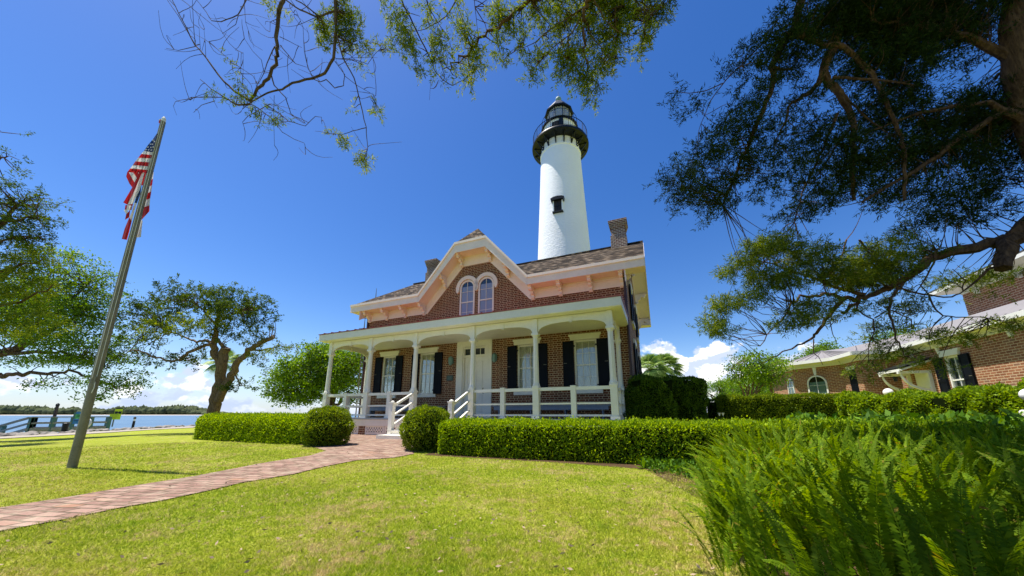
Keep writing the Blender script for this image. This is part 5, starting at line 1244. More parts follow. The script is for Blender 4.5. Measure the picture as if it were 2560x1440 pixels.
def pxl(pts, w0, w1, r0, r1, sc=1.0, ox=0, oy=0):
    """limb from photo points: zoomed coords / sc + offset, depth w0->w1, radius r0->r1 (metres)"""
    n = len(pts); return [(at(ox+x/sc, oy+y_/sc, w0+(w1-w0)*i/(n-1)), r0+(r1-r0)*i/(n-1)) for i, (x, y_) in enumerate(pts)]
def bez(a, b_, c, d_, n=5): return [a*((1-t_)**3)+b_*(3*t_*(1-t_)**2)+c*(3*t_*t_*(1-t_))+d_*(t_**3) for t_ in [i/n for i in range(n+1)]]
def twigs_to(mb, C, nodes, rads, count, r=.006, maxd=3.0, rr=None, sides=3):
    """thin branches from the nearest limb node to a sample of the clump centres"""
    nodes = np.array([tuple(p) for p in nodes]); idx = rng.choice(len(C), min(count, len(C)), replace=False)
    for i in idx:
        d = np.linalg.norm(nodes-C[i], axis=1); cand = np.argsort(d)[:3]; j = cand[rng.integers(0, len(cand))]
        if d[j] > maxd: continue
        a, b_ = Vector(nodes[j]), Vector(C[i]); L = (b_-a).length
        m1 = a.lerp(b_, .35)+Vector(rng.normal(size=3))*L*.10; m2 = a.lerp(b_, .7)+Vector(rng.normal(size=3))*L*.09
        r0_ = min(r*2.2, rads[j]*.8); mb.tube(bez(a, m1, m2, b_), [r0_, (r0_+r*1.4)/2, r*1.4, r*1.1, r*.8, r*.5], sides, cap=False)
def tree(name, label, cat, base, limbs, blobs, leafm, style, barkm=M_bark, amp=.04, ntw=120, twr=.015, extra=None, maxd=4.0, group=None, cr=.3, k=26, size=.12, length=.4, wid=.16, spread=.75, trunk_n=1, bias=(0,0,-.1), dens=1.0, flat=.7):
    o = empty(name, base, label=label, cat=cat, group=group); b0 = Vector(base)
    nodes, rads = [], []
    tm = MB(); bm2 = MB()
    for i, lp in enumerate(limbs):
        p_, r_ = limb(tm if i < trunk_n else bm2, lp, amp*(lp[0][1]/.1 if lp[0][1] < .1 else 1), 4, 10 if i < trunk_n else 6); nodes += p_; rads += r_
    C = blob_pts(blobs, dens)
    twigs_to(bm2, C, nodes, rads, ntw, twr, maxd)
    for mb in (tm, bm2): mb.v = [(v[0]-b0.x, v[1]-b0.y, v[2]-b0.z) for v in mb.v]
    if tm.v: tm.build('trunk', barkm, o, smooth=True)
    if bm2.v: bm2.build('branches', barkm, o, smooth=True)
    V = leaf_clumps(C, k, cr, size, flat) if style == 'leaf' else spray_clumps(C, k, length, size, wid=wid, spread=spread, bias=bias)
    npmesh('crown', V-np.array(base), quads(V), leafm, o); return o

# cut cedar with two sawn trunks, left of the house
Z3 = dict(sc=1.8947, ox=0, oy=300)
W2 = 16.8
base2 = at(535, 1078, W2); base2.z = float(height(base2.x, base2.y))-.1
tr = [((1003, 1475), .36), ((1012, 1395), .27), ((1028, 1300), .235), ((1052, 1180), .22), ((1072, 1082), .20)]
L1 = [(at(x/1.8947, 300+y_/1.8947, W2), r) for (x, y_), r in tr]
L2 = [(at(x/1.8947, 300+y_/1.8947, W2-.1), r) for (x, y_), r in [((1035, 1330), .19), ((1085, 1225), .17), ((1125, 1150), .145), ((1180, 1090), .125), ((1235, 1056), .11), ((1296, 1026), .10)]]
mk = lambda pts, r0, r1, w0=W2, w1=W2: pxl(pts, w0, w1, r0, r1, **Z3)
limbs = [L1, L2, mk([(1045, 1160), (1020, 1110), (1008, 1060), (1022, 1020), (1030, 960), (1040, 880)], .20, .05), mk([(1010, 1065), (985, 1062), (945, 1080), (895, 1100), (850, 1138), (800, 1140), (720, 1115), (620, 1090)], .10, .03, W2, W2-1.5),
         mk([(1008, 1062), (980, 1045), (930, 1050), (880, 1030), (800, 1000), (700, 960)], .08, .02, W2, W2+1), mk([(1070, 1090), (1050, 1060), (1000, 1010)], .10, .05), mk([(1030, 960), (1100, 920), (1180, 890)], .06, .02), mk([(1030, 980), (960, 900), (900, 840)], .06, .02), mk([(1100, 1190), (1125, 1230), (1135, 1260)], .05, .02),
         mk([(1180, 1090), (1240, 1090), (1330, 1070), (1390, 1080)], .05, .015)]
e = lambda x, y_, rx, ry, n, w_=W2, d_=1.2: (x/1.8947, 300+y_/1.8947, rx/1.8947, ry/1.8947, w_, n, d_)
dark = [e(880, 790, 50, 25, 25), e(1030, 795, 40, 25, 18), e(870, 850, 125, 55, 120), e(1020, 850, 100, 60, 90), e(1190, 860, 90, 45, 70), e(1180, 930, 110, 60, 95), e(1090, 900, 120, 50, 90), e(700, 885, 60, 35, 40), e(655, 950, 90, 50, 60), e(780, 930, 90, 40, 60), e(640, 1040, 75, 45, 45), e(910, 1130, 50, 50, 45), e(1090, 1000, 110, 50, 60), e(1230, 1000, 50, 50, 30), e(1130, 1262, 34, 22, 26), e(620, 1110, 40, 30, 20), e(730, 1140, 70, 14, 16)]
ced2 = tree('cut_cedar_tree', 'cedar with thick sawn off trunks leaning over the hedge, left of the house', 'tree', tuple(base2), limbs, dark, M_cedarB, 'spray', M_barkG, amp=.03, ntw=200, twr=.012, k=30, size=.12, length=.40, wid=.34, spread=.9, trunk_n=2, maxd=3.2, dens=.75, bias=(0, 0, .15))
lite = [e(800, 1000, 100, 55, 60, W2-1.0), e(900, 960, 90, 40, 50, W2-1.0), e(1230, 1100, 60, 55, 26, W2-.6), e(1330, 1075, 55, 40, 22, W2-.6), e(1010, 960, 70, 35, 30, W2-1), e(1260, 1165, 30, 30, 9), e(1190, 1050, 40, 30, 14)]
V = spray_clumps(blob_pts(lite, .75), 28, .40, .12, wid=.3, spread=.9); npmesh('lit_tone_foliage', V-np.array(tuple(base2)), quads(V), M_cedarL, ced2)  # lit part of the crown painted by a lighter leaf colour
# sawn faces
for pth, r in ((L1, .195), (L2, .095)):
    a, b_ = pth[-2][0], pth[-1][0]; d_ = (b_-a).normalized(); m = MB(); m.tube([b_-Vector(tuple(base2))+d_*.002, b_-Vector(tuple(base2))+d_*.02], r*.97, 14); m.build('sawn_face', M_cut, ced2)
# small palm behind it
def palm(name, base, zt, rad_, nf, label, group=None):
    o = empty(name, base, label=label, cat='palm', group=group); m = MB(); h = zt-base[2]
    m.tube([(0, 0, 0), (.05, 0, h*.5), (0, 0, h)], [.2, .17, .2], 10); m.build('trunk', M_bark, o)
    Vs = []
    for i in range(nf):
        a = rng.uniform(0, 2*math.pi); elv = rng.uniform(-.7, 1.25); d = np.array([math.cos(a)*math.cos(elv), math.sin(a)*math.cos(elv), math.sin(elv)]); c = np.array([0, 0, h])+d*rad_*.42
        k = 30; t_ = np.linspace(-1.35, 1.35, k); s_ = unit(np.cross(d, [0, 0, 1.])+1e-6); up_ = np.cross(s_, d)
        D = d*np.cos(t_)[:, None]+s_*np.sin(t_)[:, None]-np.array([0, 0, .25]); L = rad_*.62*(1-.25*np.abs(t_)); Pp = np.tile(c, (k, 1))
        D = unit(D); q = np.tile(up_*.4+s_*.0, (k, 1))+np.cross(D, up_)*1.0; q = unit(q); mid = Pp+D*L[:, None]*.5; w_ = rad_*.017
        tip = Pp+D*L[:, None]-np.array([0, 0, 1])*(L[:, None]*.30)
        Vs.append(np.stack([Pp, mid+q*w_, tip, mid-q*w_], 1).reshape(-1, 3))
    V = np.concatenate(Vs); npmesh('crown', V, quads(V), M_palm, o); return o
p = at(561, 905, 24); palm('palm_tree', (p.x, p.y, -.3), p.z, 1.3, 34, 'small palm half hidden behind the sawn trunks of the cedar')
for px_, py_, w_, lb in ((1622, 925, 34, 'cabbage palm just right of the brick house'), (1660, 921, 36, 'cabbage palm second from the brick house')):
    p = at(px_, py_, w_); palm('palm_tree', (p.x, p.y, 0), p.z, 2.2, 64, lb, 'cabbage palms behind the dark shrubs')

# oak behind the left end of the porch
W3 = 23.0
base = at(842, 1040, W3); base.z = 0
f = lambda pts, r0, r1, w=W3: pxl(pts, w, w, r0, r1, sc=7.2, ox=660, oy=840)
limbs = [f([(1180, 1440), (1190, 1250), (1240, 1130), (1300, 950), (1330, 800)], .26, .14), f([(1200, 1260), (1330, 1230), (1400, 1130), (1500, 1000)], .12, .05), f([(1220, 1200), (1100, 900), (1000, 700)], .12, .04), f([(1190, 1250), (1000, 1050), (700, 900), (400, 800)], .10, .03), f([(1300, 950), (1500, 700), (1600, 500)], .10, .03)]
g = lambda x, y_, rx, ry, n, w=W3, d_=1.8: (660+x/7.2, 840+y_/7.2, rx/7.2, ry/7.2, w, n, d_)
bl = [g(1100, 350, 350, 200, 150), g(650, 480, 330, 180, 130), g(350, 750, 270, 180, 110), g(800, 750, 400, 250, 210), g(250, 1000, 190, 150, 60), g(550, 1080, 250, 150, 80), g(850, 1080, 250, 130, 70), g(1350, 550, 400, 300, 260), g(1500, 850, 350, 250, 160), g(1100, 880, 250, 200, 80), g(1650, 400, 300, 200, 110), g(1000, 200, 200, 100, 30), g(1600, 1150, 180, 60, 24)]
tree('oak_tree', 'broad bright green oak seen behind the left end of the white porch', 'tree', tuple(base), limbs, bl, M_oak, 'leaf', M_bark, ntw=160, twr=.02, cr=.22, k=26, size=.14, maxd=5, dens=.8)

# big oak at the left edge, low spreading limbs
W4 = 15.0
f = lambda pts, r0, r1, w=W4, w1=None: pxl(pts, w, w1 or w, r0, r1, **Z3)
base = at(-190, 1100, W4); base.z = -.3
limbs = [f([(-360, 1540), (-350, 1300), (-300, 1100), (-220, 950), (-100, 800), (60, 700)], .42, .12), f([(-300, 1150), (-100, 1120), (0, 1110), (60, 1095), (160, 1040), (300, 960), (400, 900)], .22, .04), f([(-320, 1250), (-60, 1215), (0, 1218), (80, 1200), (230, 1208), (330, 1190), (450, 1230), (560, 1275)], .13, .02),
         f([(0, 1110), (150, 1100), (300, 1100), (420, 1140), (500, 1180)], .10, .02), f([(60, 1095), (200, 960), (330, 850), (420, 780)], .10, .02), f([(-100, 800), (100, 800), (250, 720)], .1, .02)]
e4 = lambda x, y_, rx, ry, n, w_=W4, d_=1.6: (x/1.8947, 300+y_/1.8947, rx/1.8947, ry/1.8947, w_, n, d_)
bl = [e4(300, 640, 55, 45, 36), e4(340, 730, 110, 60, 90), e4(430, 790, 50, 60, 45), e4(250, 830, 160, 80, 150), e4(420, 880, 75, 50, 60), e4(200, 920, 200, 80, 170), e4(480, 860, 35, 40, 20), e4(420, 960, 90, 60, 75), e4(60, 850, 120, 150, 150), e4(80, 1010, 160, 70, 120), e4(330, 1040, 140, 55, 90), e4(120, 1140, 130, 25, 36), e4(330, 1130, 140, 30, 50), e4(450, 1140, 90, 40, 50), e4(540, 1260, 75, 45, 45), e4(560, 1150, 30, 30, 12), e4(470, 1060, 70, 50, 45), e4(300, 1240, 60, 22, 12), e4(510, 1310, 50, 16, 10), e4(230, 1250, 40, 15, 7), e4(540, 1215, 50, 30, 20), e4(-100, 900, 150, 200, 90)]
tree('oak_tree', 'large oak at the left edge with bright green leaves and low drooping limbs', 'tree', tuple(base), limbs, bl, M_oak, 'leaf', M_bark, ntw=260, twr=.012, cr=.17, k=26, size=.09, maxd=4, flat=.55)
# cedar at the left edge, in front of the oak
W5 = 11.5
f = lambda pts, r0, r1, w=W5: pxl(pts, w, w, r0, r1, **Z3)
base = at(-320, 1120, W5); base.z = -.2
limbs = [f([(-620, 1600), (-500, 1200), (-400, 900), (-300, 500), (-240, 100), (-220, -200)], .28, .06), f([(-400, 900), (-100, 620), (0, 500), (60, 420), (120, 380)], .12, .02), f([(0, 500), (80, 470), (180, 450)], .05, .012), f([(-300, 500), (-100, 250), (0, 190), (40, 170)], .07, .012), f([(-300, 300), (-60, 80), (0, 50)], .06, .012), f([(-400, 900), (-100, 760), (60, 700), (200, 660)], .10, .015), f([(-100, 620), (50, 560), (150, 540)], .05, .01), f([(-420, 1000), (-100, 900), (100, 860), (250, 780)], .09, .015)]
e5 = lambda x, y_, rx, ry, n, w_=W5, d_=.9: (x/1.8947, 300+y_/1.8947, rx/1.8947, ry/1.8947, w_, n, d_)
bl = [e5(12, 40, 30, 12, 6), e5(30, 165, 36, 18, 12), e5(15, 215, 26, 24, 12), e5(60, 305, 50, 26, 26), e5(145, 355, 66, 22, 30), e5(60, 400, 90, 40, 85), e5(180, 455, 60, 14, 28), e5(50, 480, 80, 40, 70), e5(180, 505, 45, 12, 18), e5(130, 545, 70, 14, 28), e5(60, 570, 80, 35, 60), e5(-120, 480, 70, 100, 60)]
cd = tree('cedar_tree', 'dark cedar with layered flat sprays at the upper left edge', 'tree', tuple(base), limbs, bl, M_cedarB, 'spray', M_barkC, ntw=150, twr=.01, k=30, size=.085, length=.32, wid=.3, spread=.85, maxd=3, dens=.75)
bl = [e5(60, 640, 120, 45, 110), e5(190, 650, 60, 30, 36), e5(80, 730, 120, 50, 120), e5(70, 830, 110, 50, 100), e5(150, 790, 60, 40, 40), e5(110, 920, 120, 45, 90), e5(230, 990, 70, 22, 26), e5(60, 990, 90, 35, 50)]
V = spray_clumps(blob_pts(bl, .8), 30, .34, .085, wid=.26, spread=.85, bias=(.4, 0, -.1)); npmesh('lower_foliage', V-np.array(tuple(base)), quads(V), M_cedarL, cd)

# trees behind the garden on the right
def gen_tree(px_, ytop, rpx, w_, label, mat=M_oak, kind='oak_tree', n=150, size=.16, cr=.3, group=None, ground_y=1010):
    b = at(px_, 1030, w_); b.z = 0; top_ = at(px_, ytop, w_).z; h = top_; r_ = rpx*w_/FPX
    limbs_ = [[(Vector((b.x, b.y, 0)), r_*.09), (Vector((b.x+.1, b.y, h*.4)), r_*.07), (Vector((b.x, b.y, h*.75)), r_*.03)]]
    for k in range(6):
        a = k*1.05+rng.uniform(-.3, .3); limbs_.append([(Vector((b.x, b.y, h*(.22+.07*k))), r_*.045), (Vector((b.x+math.cos(a)*r_*.4, b.y+math.sin(a)*r_*.4, h*(.4+.07*k))), r_*.03), (Vector((b.x+math.cos(a)*r_*.75, b.y+math.sin(a)*r_*.75, h*(.5+.06*k))), r_*.012)])
    o = empty(kind, (b.x, b.y, 0), label=label, cat='tree', group=group); tm, bm2 = MB(), MB(); nodes, rads = [], []
    for i, lp in enumerate(limbs_):
        p_, rr_ = limb(tm if i == 0 else bm2, lp, .05, 3, 8 if i == 0 else 5); nodes += p_; rads += rr_
    C = []
    for k in range(9):
        c = np.array([b.x+rng.uniform(-.62, .62)*r_, b.y+rng.uniform(-.55, .55)*r_, h*rng.uniform(.42, .82)]); d = unit(rng.normal(size=(n//9, 3)))*rng.uniform(.3, 1, (n//9, 1))**.5; C.append(c+d*np.array([r_*.42, r_*.42, h*.17]))
    C = np.concatenate(C); twigs_to(bm2, C, nodes, rads, 50, .02, 5)
    for mb in (tm, bm2): mb.v = [(v[0]-b.x, v[1]-b.y, v[2]) for v in mb.v]
    tm.build('trunk', M_bark, o, smooth=True); bm2.build('branches', M_bark, o, smooth=True)
    V = leaf_clumps(C, 26, cr, size); npmesh('crown', V-np.array([b.x, b.y, 0]), quads(V), mat, o); return o
gr = 'bright green trees behind the garden'
for i, (px_, yt, rp, w_, lb) in enumerate(((1730, 945, 55, 46, 'low green tree far behind the garden, just right of the dark shrubs'), (1805, 942, 55, 48, 'low green tree far behind the garden, second to the right of the dark shrubs'), (1870, 935, 50, 40, 'green tree behind the multi stemmed myrtle'), (1940, 912, 50, 34, 'green tree just left of the brick building with the arched windows'),
     (2010, 868, 60, 32, 'green tree behind the left end of the grey metal roof'), (2090, 842, 55, 31, 'green tree top above the grey metal roof, second from its left end'), (2180, 822, 60, 32, 'green tree top above the middle of the grey metal roof'), (2270, 797, 60, 32, 'highest green tree top above the grey metal roof'), (2340, 815, 45, 34, 'green tree top left of the upper brick storey'))):
    gen_tree(px_, yt, rp, w_, lb, group=gr, n=560, cr=.36)
# crape myrtle with many bare stems
W6 = 19.0
base = at(1880, 1010, W6); base.z = 0
f = lambda pts, r0, r1, w=W6: pxl(pts, w, w, r0, r1, sc=3.79, ox=1560, oy=820)
limbs = [f([(1180+dx_, 760), (1190+dx_*1.1, 640), (1200+dx_*1.9, 560), (1200+dx_*3.2, 470), (1200+dx_*4, 380)], .06, .02) for dx_ in (-45, -25, -8, 12, 32, 50)]+[f([(1400, 760), (1405, 600), (1390, 450)], .09, .05)]
g = lambda x, y_, rx, ry, n, d_=.9: (1560+x/3.79, 820+y_/3.79, rx/3.79, ry/3.79, W6, n, d_)
bl = [g(1120, 290, 60, 40, 22), g(1260, 260, 70, 40, 24), g(1050, 390, 60, 45, 26), g(1180, 400, 110, 60, 60), g(1330, 380, 90, 70, 60), g(1430, 340, 70, 60, 40), g(1150, 470, 110, 40, 46), g(1350, 490, 110, 50, 60), g(1020, 500, 70, 40, 26), g(1470, 440, 50, 90, 36), g(1230, 330, 90, 50, 36)]
tree('crape_myrtle', 'multi stemmed small tree with pale bare stems above the square hedge', 'tree', tuple(base), limbs, bl, M_oak, 'leaf', M_barkG, ntw=110, twr=.012, cr=.2, k=18, size=.11, trunk_n=7, maxd=3, dens=.8)
# ------------------------------------------------------------------ great cedar overhead on the right
Z7 = dict(sc=2.4, ox=1640, oy=0); Z8 = dict(sc=3.4288, ox=1900, oy=600); Z6 = dict(sc=3.2, ox=900, oy=0); Z5 = dict(sc=3.2727, ox=400, oy=0)
KK = 1.0
def L(z, pts, w0, w1, r0, r1): return pxl(pts, w0*KK, w1*KK, r0*KK, r1*KK, **z)
rb = Vector((6.95, 3.05, 0))
trunk = [(rb+Vector((.1, 0, -.1)), .27), (Vector((6.9, 3.05, 1.2)), .21), (Vector((6.75, 3.1, 2.4)), .18), (at(2625, 420, 4.1), .15), (at(2560, 240, 4.15), .13), (at(2535, 120, 4.2), .125), (at(2540, 0, 4.3), .12), (at(2530, -160, 4.6), .11), (at(2450, -420, 5.2), .09)]
joinA = at(2480, -260, 4.8)
main = [
 [(joinA, .12)]+L(Z7, [(1290, -120), (1215, 0), (1130, 130), (1060, 280), (1000, 430), (1040, 490), (1130, 600), (1180, 720), (1190, 900), (1185, 1080), (1190, 1200)], 4.6, 4.4, .075, .02),
 [(joinA, .10)]+L(Z7, [(900, -100), (875, 0), (840, 150), (740, 300), (700, 400), (710, 490), (660, 620), (590, 780), (540, 900), (480, 1050), (400, 1230)], 4.7, 4.6, .06, .012),
 L(Z7, [(840, 210), (960, 255), (1120, 280), (1240, 370), (1320, 490), (1380, 630), (1450, 790), (1480, 900), (1485, 1080), (1490, 1200)], 4.4, 4.2, .035, .015),
 L(Z7, [(2208, 590), (1900, 780), (1700, 930), (1450, 1080), (1240, 1210)], 4.2, 4.3, .04, .015),
 L(Z7, [(1060, 465), (1300, 475), (1550, 510)], 4.4, 4.2, .018, .008), L(Z7, [(1000, 430), (970, 500), (930, 550), (860, 590), (820, 610), (770, 740), (710, 850)], 4.5, 4.5, .04, .008),
 L(Z7, [(1100, 550), (1200, 640), (1300, 740), (1400, 800)], 4.4, 4.3, .015, .006), L(Z7, [(1090, 680), (1030, 830), (950, 1000), (880, 1150), (830, 1330)], 4.5, 4.7, .02, .006),
 L(Z7, [(1180, 760), (1100, 850), (1000, 1000), (930, 1100)], 4.5, 4.7, .018, .006), L(Z7, [(700, 400), (780, 415), (830, 405)], 4.6, 4.6, .02, .01),
 L(Z7, [(840, 130), (700, 200), (560, 340), (420, 480), (330, 600), (270, 740)], 4.7, 4.7, .012, .004), L(Z7, [(400, 500), (300, 545), (200, 560), (100, 545)], 4.7, 4.7, .008, .003),
 [(at(2533, 150, 4.2), .06)]+L(Z7, [(1950, 250), (1700, 180), (1500, 150), (1300, 120)], 4.3, 4.3, .04, .01),
 [(at(2560, 300, 4.15), .06)]+L(Z7, [(2000, 620), (1800, 640), (1500, 700), (1300, 780)], 4.2, 4.3, .03, .01)]
bough = [
 [(at(2640, 440, 4.1), .12), (at(2600, 520, 4.2), .10)]+L(Z8, [(2230, -70), (2150, -10), (1950, 35), (1700, 85), (1500, 150), (1350, 240), (1250, 325), (1100, 400), (960, 465), (860, 505), (760, 600), (700, 620)], 4.25, 4.7, .08, .016),
 L(Z8, [(2170, -20), (2120, 60), (2095, 140), (2085, 245)], 4.2, 4.0, .085, .072),
 L(Z8, [(900, 490), (780, 505), (700, 500), (640, 465), (560, 465), (480, 480), (350, 490), (280, 540), (220, 650), (100, 760), (0, 910)], 4.7, 5.1, .035, .006),
 L(Z8, [(700, 505), (650, 580), (560, 690), (480, 800), (440, 850), (330, 900), (150, 990), (20, 1060)], 4.7, 5.0, .03, .005),
 L(Z8, [(900, 470), (790, 440), (700, 420), (540, 360), (430, 315), (330, 290), (110, 205), (0, 180), (-120, 190)], 4.6, 5.2, .03, .006),
 L(Z8, [(1250, 325), (1180, 420), (1120, 500), (1105, 600), (1120, 700), (1170, 850), (1220, 940), (1250, 1000)], 4.5, 4.3, .022, .004),
 L(Z8, [(1060, 385), (1180, 410), (1300, 440), (1450, 475), (1650, 490), (1740, 440), (1750, 350), (1650, 250)], 4.5, 4.2, .016, .004),
 L(Z8, [(1450, 480), (1500, 590), (1570, 650), (1680, 660), (1900, 660), (2050, 690)], 4.4, 4.1, .010, .004), L(Z8, [(2040, 215), (1930, 270), (1850, 360), (1740, 440)], 4.05, 4.2, .016, .008),
 L(Z8, [(820, 520), (840, 600), (900, 650), (970, 680), (980, 780), (930, 900), (930, 1000)], 4.6, 4.5, .012, .004), L(Z8, [(980, 670), (1100, 600), (1300, 640), (1430, 600)], 4.5, 4.4, .007, .003),
 L(Z8, [(1120, 600), (1250, 660), (1300, 680), (1300, 760), (1260, 800)], 4.4, 4.3, .008, .003), L(Z8, [(460, 850), (460, 970), (500, 1000), (540, 1070)], 4.8, 4.7, .008, .003), L(Z8, [(280, 540), (290, 600), (230, 620)], 4.9, 4.9, .008, .004),
 L(Z8, [(1170, 850), (1100, 960), (960, 1050)], 4.4, 4.4, .006, .002), L(Z8, [(1450, 480), (1370, 380), (1300, 420), (1200, 380)], 4.4, 4.4, .007, .003), L(Z8, [(600, 700), (620, 800), (650, 860), (660, 920)], 4.7, 4.6, .006, .002),
 L(Z8, [(1510, 80), (1490, 200), (1400, 360), (1330, 470)], 4.4, 4.3, .014, .005), L(Z8, [(850, 0), (900, 60), (960, 130), (1040, 240)], 4.6, 4.6, .012, .004), L(Z8, [(740, 0), (700, 150), (600, 290), (540, 350)], 4.8, 4.7, .012, .005)]
KK = .40
mid = [
 [(joinA, .07), (at(1480, -260, 2.7), .03), (at(1420, -60, 2.2), .016)]+L(Z6, [(1395, 0), (1280, 70), (1130, 200), (1040, 260), (940, 350), (820, 460), (740, 500), (690, 550), (650, 600)], 5.2, 5.6, .032, .005),
 L(Z6, [(330, -60), (330, 0), (400, 140), (460, 270), (540, 420), (570, 480), (590, 550), (660, 640), (740, 685), (830, 640), (900, 580), (960, 540)], 5.4, 5.8, .014, .003),
 L(Z6, [(770, 0), (690, 130), (600, 190), (500, 240), (400, 250)], 5.4, 5.5, .010, .003), L(Z6, [(760, 0), (820, 150), (860, 250), (920, 350)], 5.4, 5.5, .007, .003), L(Z6, [(915, 0), (930, 150), (945, 290)], 5.3, 5.5, .006, .003), L(Z6, [(920, 60), (1000, 190), (1015, 245)], 5.3, 5.3, .008, .004),
 L(Z6, [(380, 100), (450, 120), (480, 130)], 5.4, 5.4, .005, .003), L(Z6, [(570, 550), (565, 660), (555, 800)], 5.6, 5.6, .004, .002), L(Z6, [(370, 250), (400, 330), (430, 450), (455, 560)], 5.5, 5.5, .005, .003), L(Z6, [(530, 0), (560, 80), (620, 180), (690, 270), (740, 420)], 5.4, 5.5, .007, .003),
 [(joinA, .07), (at(1700, -220, 2.6), .03), (at(1500+0, -60, 2.1), .016)]+L(Z6, [(1850, 0), (1800, 60), (1790, 170), (1795, 300), (1800, 450), (1840, 590), (1890, 660), (1915, 720)], 5.0, 5.4, .03, .004),
 L(Z6, [(1800, 60), (1650, 150), (1500, 250), (1400, 340), (1310, 380), (1245, 380)], 5.1, 5.4, .010, .003), L(Z6, [(1795, 90), (1700, 260), (1660, 290), (1530, 390), (1400, 540), (1350, 570)], 5.1, 5.4, .010, .004),
 L(Z6, [(1800, 150), (1860, 300), (1900, 350), (1990, 430), (2080, 460)], 5.1, 5.3, .009, .003), L(Z6, [(1870, 0), (1900, 50), (1960, 160), (2060, 250), (2180, 290), (2280, 230), (2300, 80)], 5.0, 5.2, .010, .003), L(Z6, [(1660, 290), (1680, 470), (1760, 530)], 5.2, 5.3, .006, .003), L(Z6, [(2040, 60), (2045, 200), (2040, 400)], 5.1, 5.2, .005, .002)]
KK = 1.0
b7 = lambda x, y_, rx, ry, n, w=4.5, d=.45: (1640+x/2.4, y_/2.4, rx/2.4, ry/2.4, w, n, d)
b8 = lambda x, y_, rx, ry, n, w=4.6, d=.35: (1900+x/3.4288, 600+y_/3.4288, rx/3.4288, ry/3.4288, w, n, d)
b6 = lambda x, y_, rx, ry, n, w=5.4*.40, d=.13: (900+x/3.2, y_/3.2, rx/3.2, ry/3.2, w, n, d)
b5 = lambda x, y_, rx, ry, n, w=5.9*.38, d=.07: (400+x/3.2727, y_/3.2727, rx/3.2727, ry/3.2727, w, n, d)
darkb = [b7(1400, 40, 420, 130, 420), b7(1750, 80, 330, 150, 330), b7(1250, 180, 330, 130, 280), b7(1500, 280, 300, 130, 240), b7(1350, 400, 260, 110, 170), b7(1000, 60, 230, 110, 130), b7(780, 60, 90, 70, 26), b7(820, 200, 120, 90, 55), b7(640, 260, 90, 60, 28), b7(480, 350, 60, 40, 16), b7(600, 400, 80, 50, 24), b7(750, 330, 110, 80, 40), b7(880, 350, 120, 90, 55), b7(1450, 500, 160, 90, 70),
 b7(560, 640, 110, 70, 40), b7(440, 780, 130, 90, 60), b7(600, 800, 110, 90, 50), b7(300, 930, 130, 90, 62), b7(130, 1080, 110, 70, 44), b7(180, 1180, 100, 60, 36), b7(330, 1150, 110, 80, 50), b7(500, 1000, 130, 100, 50), b7(380, 1260, 70, 50, 22), b7(740, 1060, 150, 110, 62), b7(680, 920, 120, 90, 42), b7(880, 820, 120, 100, 52), b7(1050, 900, 160, 130, 95), b7(870, 600, 130, 80, 36), b7(1100, 1080, 200, 140, 130), b7(1300, 950, 190, 150, 135), b7(1250, 700, 180, 110, 85), b7(1450, 700, 150, 120, 90), b7(1550, 880, 190, 150, 140),
 b7(1750, 740, 190, 110, 115), b7(1950, 600, 180, 110, 115), b7(2120, 640, 120, 140, 110), b7(1980, 780, 200, 120, 130), b7(2130, 860, 120, 130, 90), b7(1800, 950, 230, 110, 130), b7(1430, 1150, 200, 110, 90), b7(1750, 1180, 190, 100, 90), b7(1900, 1260, 130, 90, 60), b7(2050, 1020, 150, 90, 62), b7(1600, 1330, 130, 70, 40), b7(2000, 1130, 120, 60, 30), b7(900, 1240, 140, 80, 50), b7(1750, 250, 90, 80, 30), b7(1960, 300, 90, 90, 26), b7(1980, 100, 90, 130, 66), b7(1500, 600, 150, 80, 45), b7(650, 530, 70, 50, 14), b7(1180, 60, 150, 100, 90), b7(100, 590, 60, 30, 7), b7(190, 670, 30, 20, 6), b7(250, 640, 30, 30, 5), b7(1560, 60, 300, 110, 140)]
litb = [b8(-60, 120, 130, 90, 60), b8(60, 30, 120, 60, 44), b8(170, 60, 180, 70, 70), b8(430, 130, 190, 90, 90), b8(-200, 250, 110, 60, 45), b8(60, 300, 160, 70, 55), b8(0, 350, 120, 60, 30), b8(250, 350, 160, 70, 60), b8(560, 260, 150, 90, 62), b8(750, 320, 170, 90, 90), b8(880, 160, 170, 110, 80), b8(900, 330, 140, 80, 90), b8(1050, 220, 160, 90, 80), b8(1150, 300, 130, 70, 60), b8(460, 540, 110, 60, 44), b8(330, 660, 120, 60, 44), b8(240, 740, 80, 50, 26), b8(-330, 560, 100, 60, 44), b8(-160, 520, 90, 60, 36), b8(-400, 720, 90, 60, 40), b8(-330, 780, 80, 45, 26), b8(-20, 470, 80, 50, 24), b8(500, 640, 80, 50, 16), b8(960, 570, 80, 60, 20), b8(1280, 570, 90, 35, 28), b8(1100, 60, 130, 90, 44), b8(1380, 120, 130, 80, 44), b8(1600, 350, 60, 40, 16), b8(1850, 330, 90, 60, 36), b8(2130, 300, 100, 35, 24), b8(1400, 800, 70, 40, 22), b8(1080, 760, 60, 50, 22), b8(1670, 830, 90, 45, 30), b8(2090, 730, 100, 40, 30), b8(1310, 995, 70, 26, 14), b8(890, 1110, 70, 26, 16), b8(1050, 970, 70, 40, 18), b8(1040, 890, 50, 30, 9), b8(1450, 1080, 40, 26, 9), b8(320, 210, 90, 60, 20), b8(950, 820, 60, 30, 10), b8(1250, 470, 90, 30, 14), b8(720, 640, 60, 40, 12), b8(1900, 480, 40, 20, 4)]
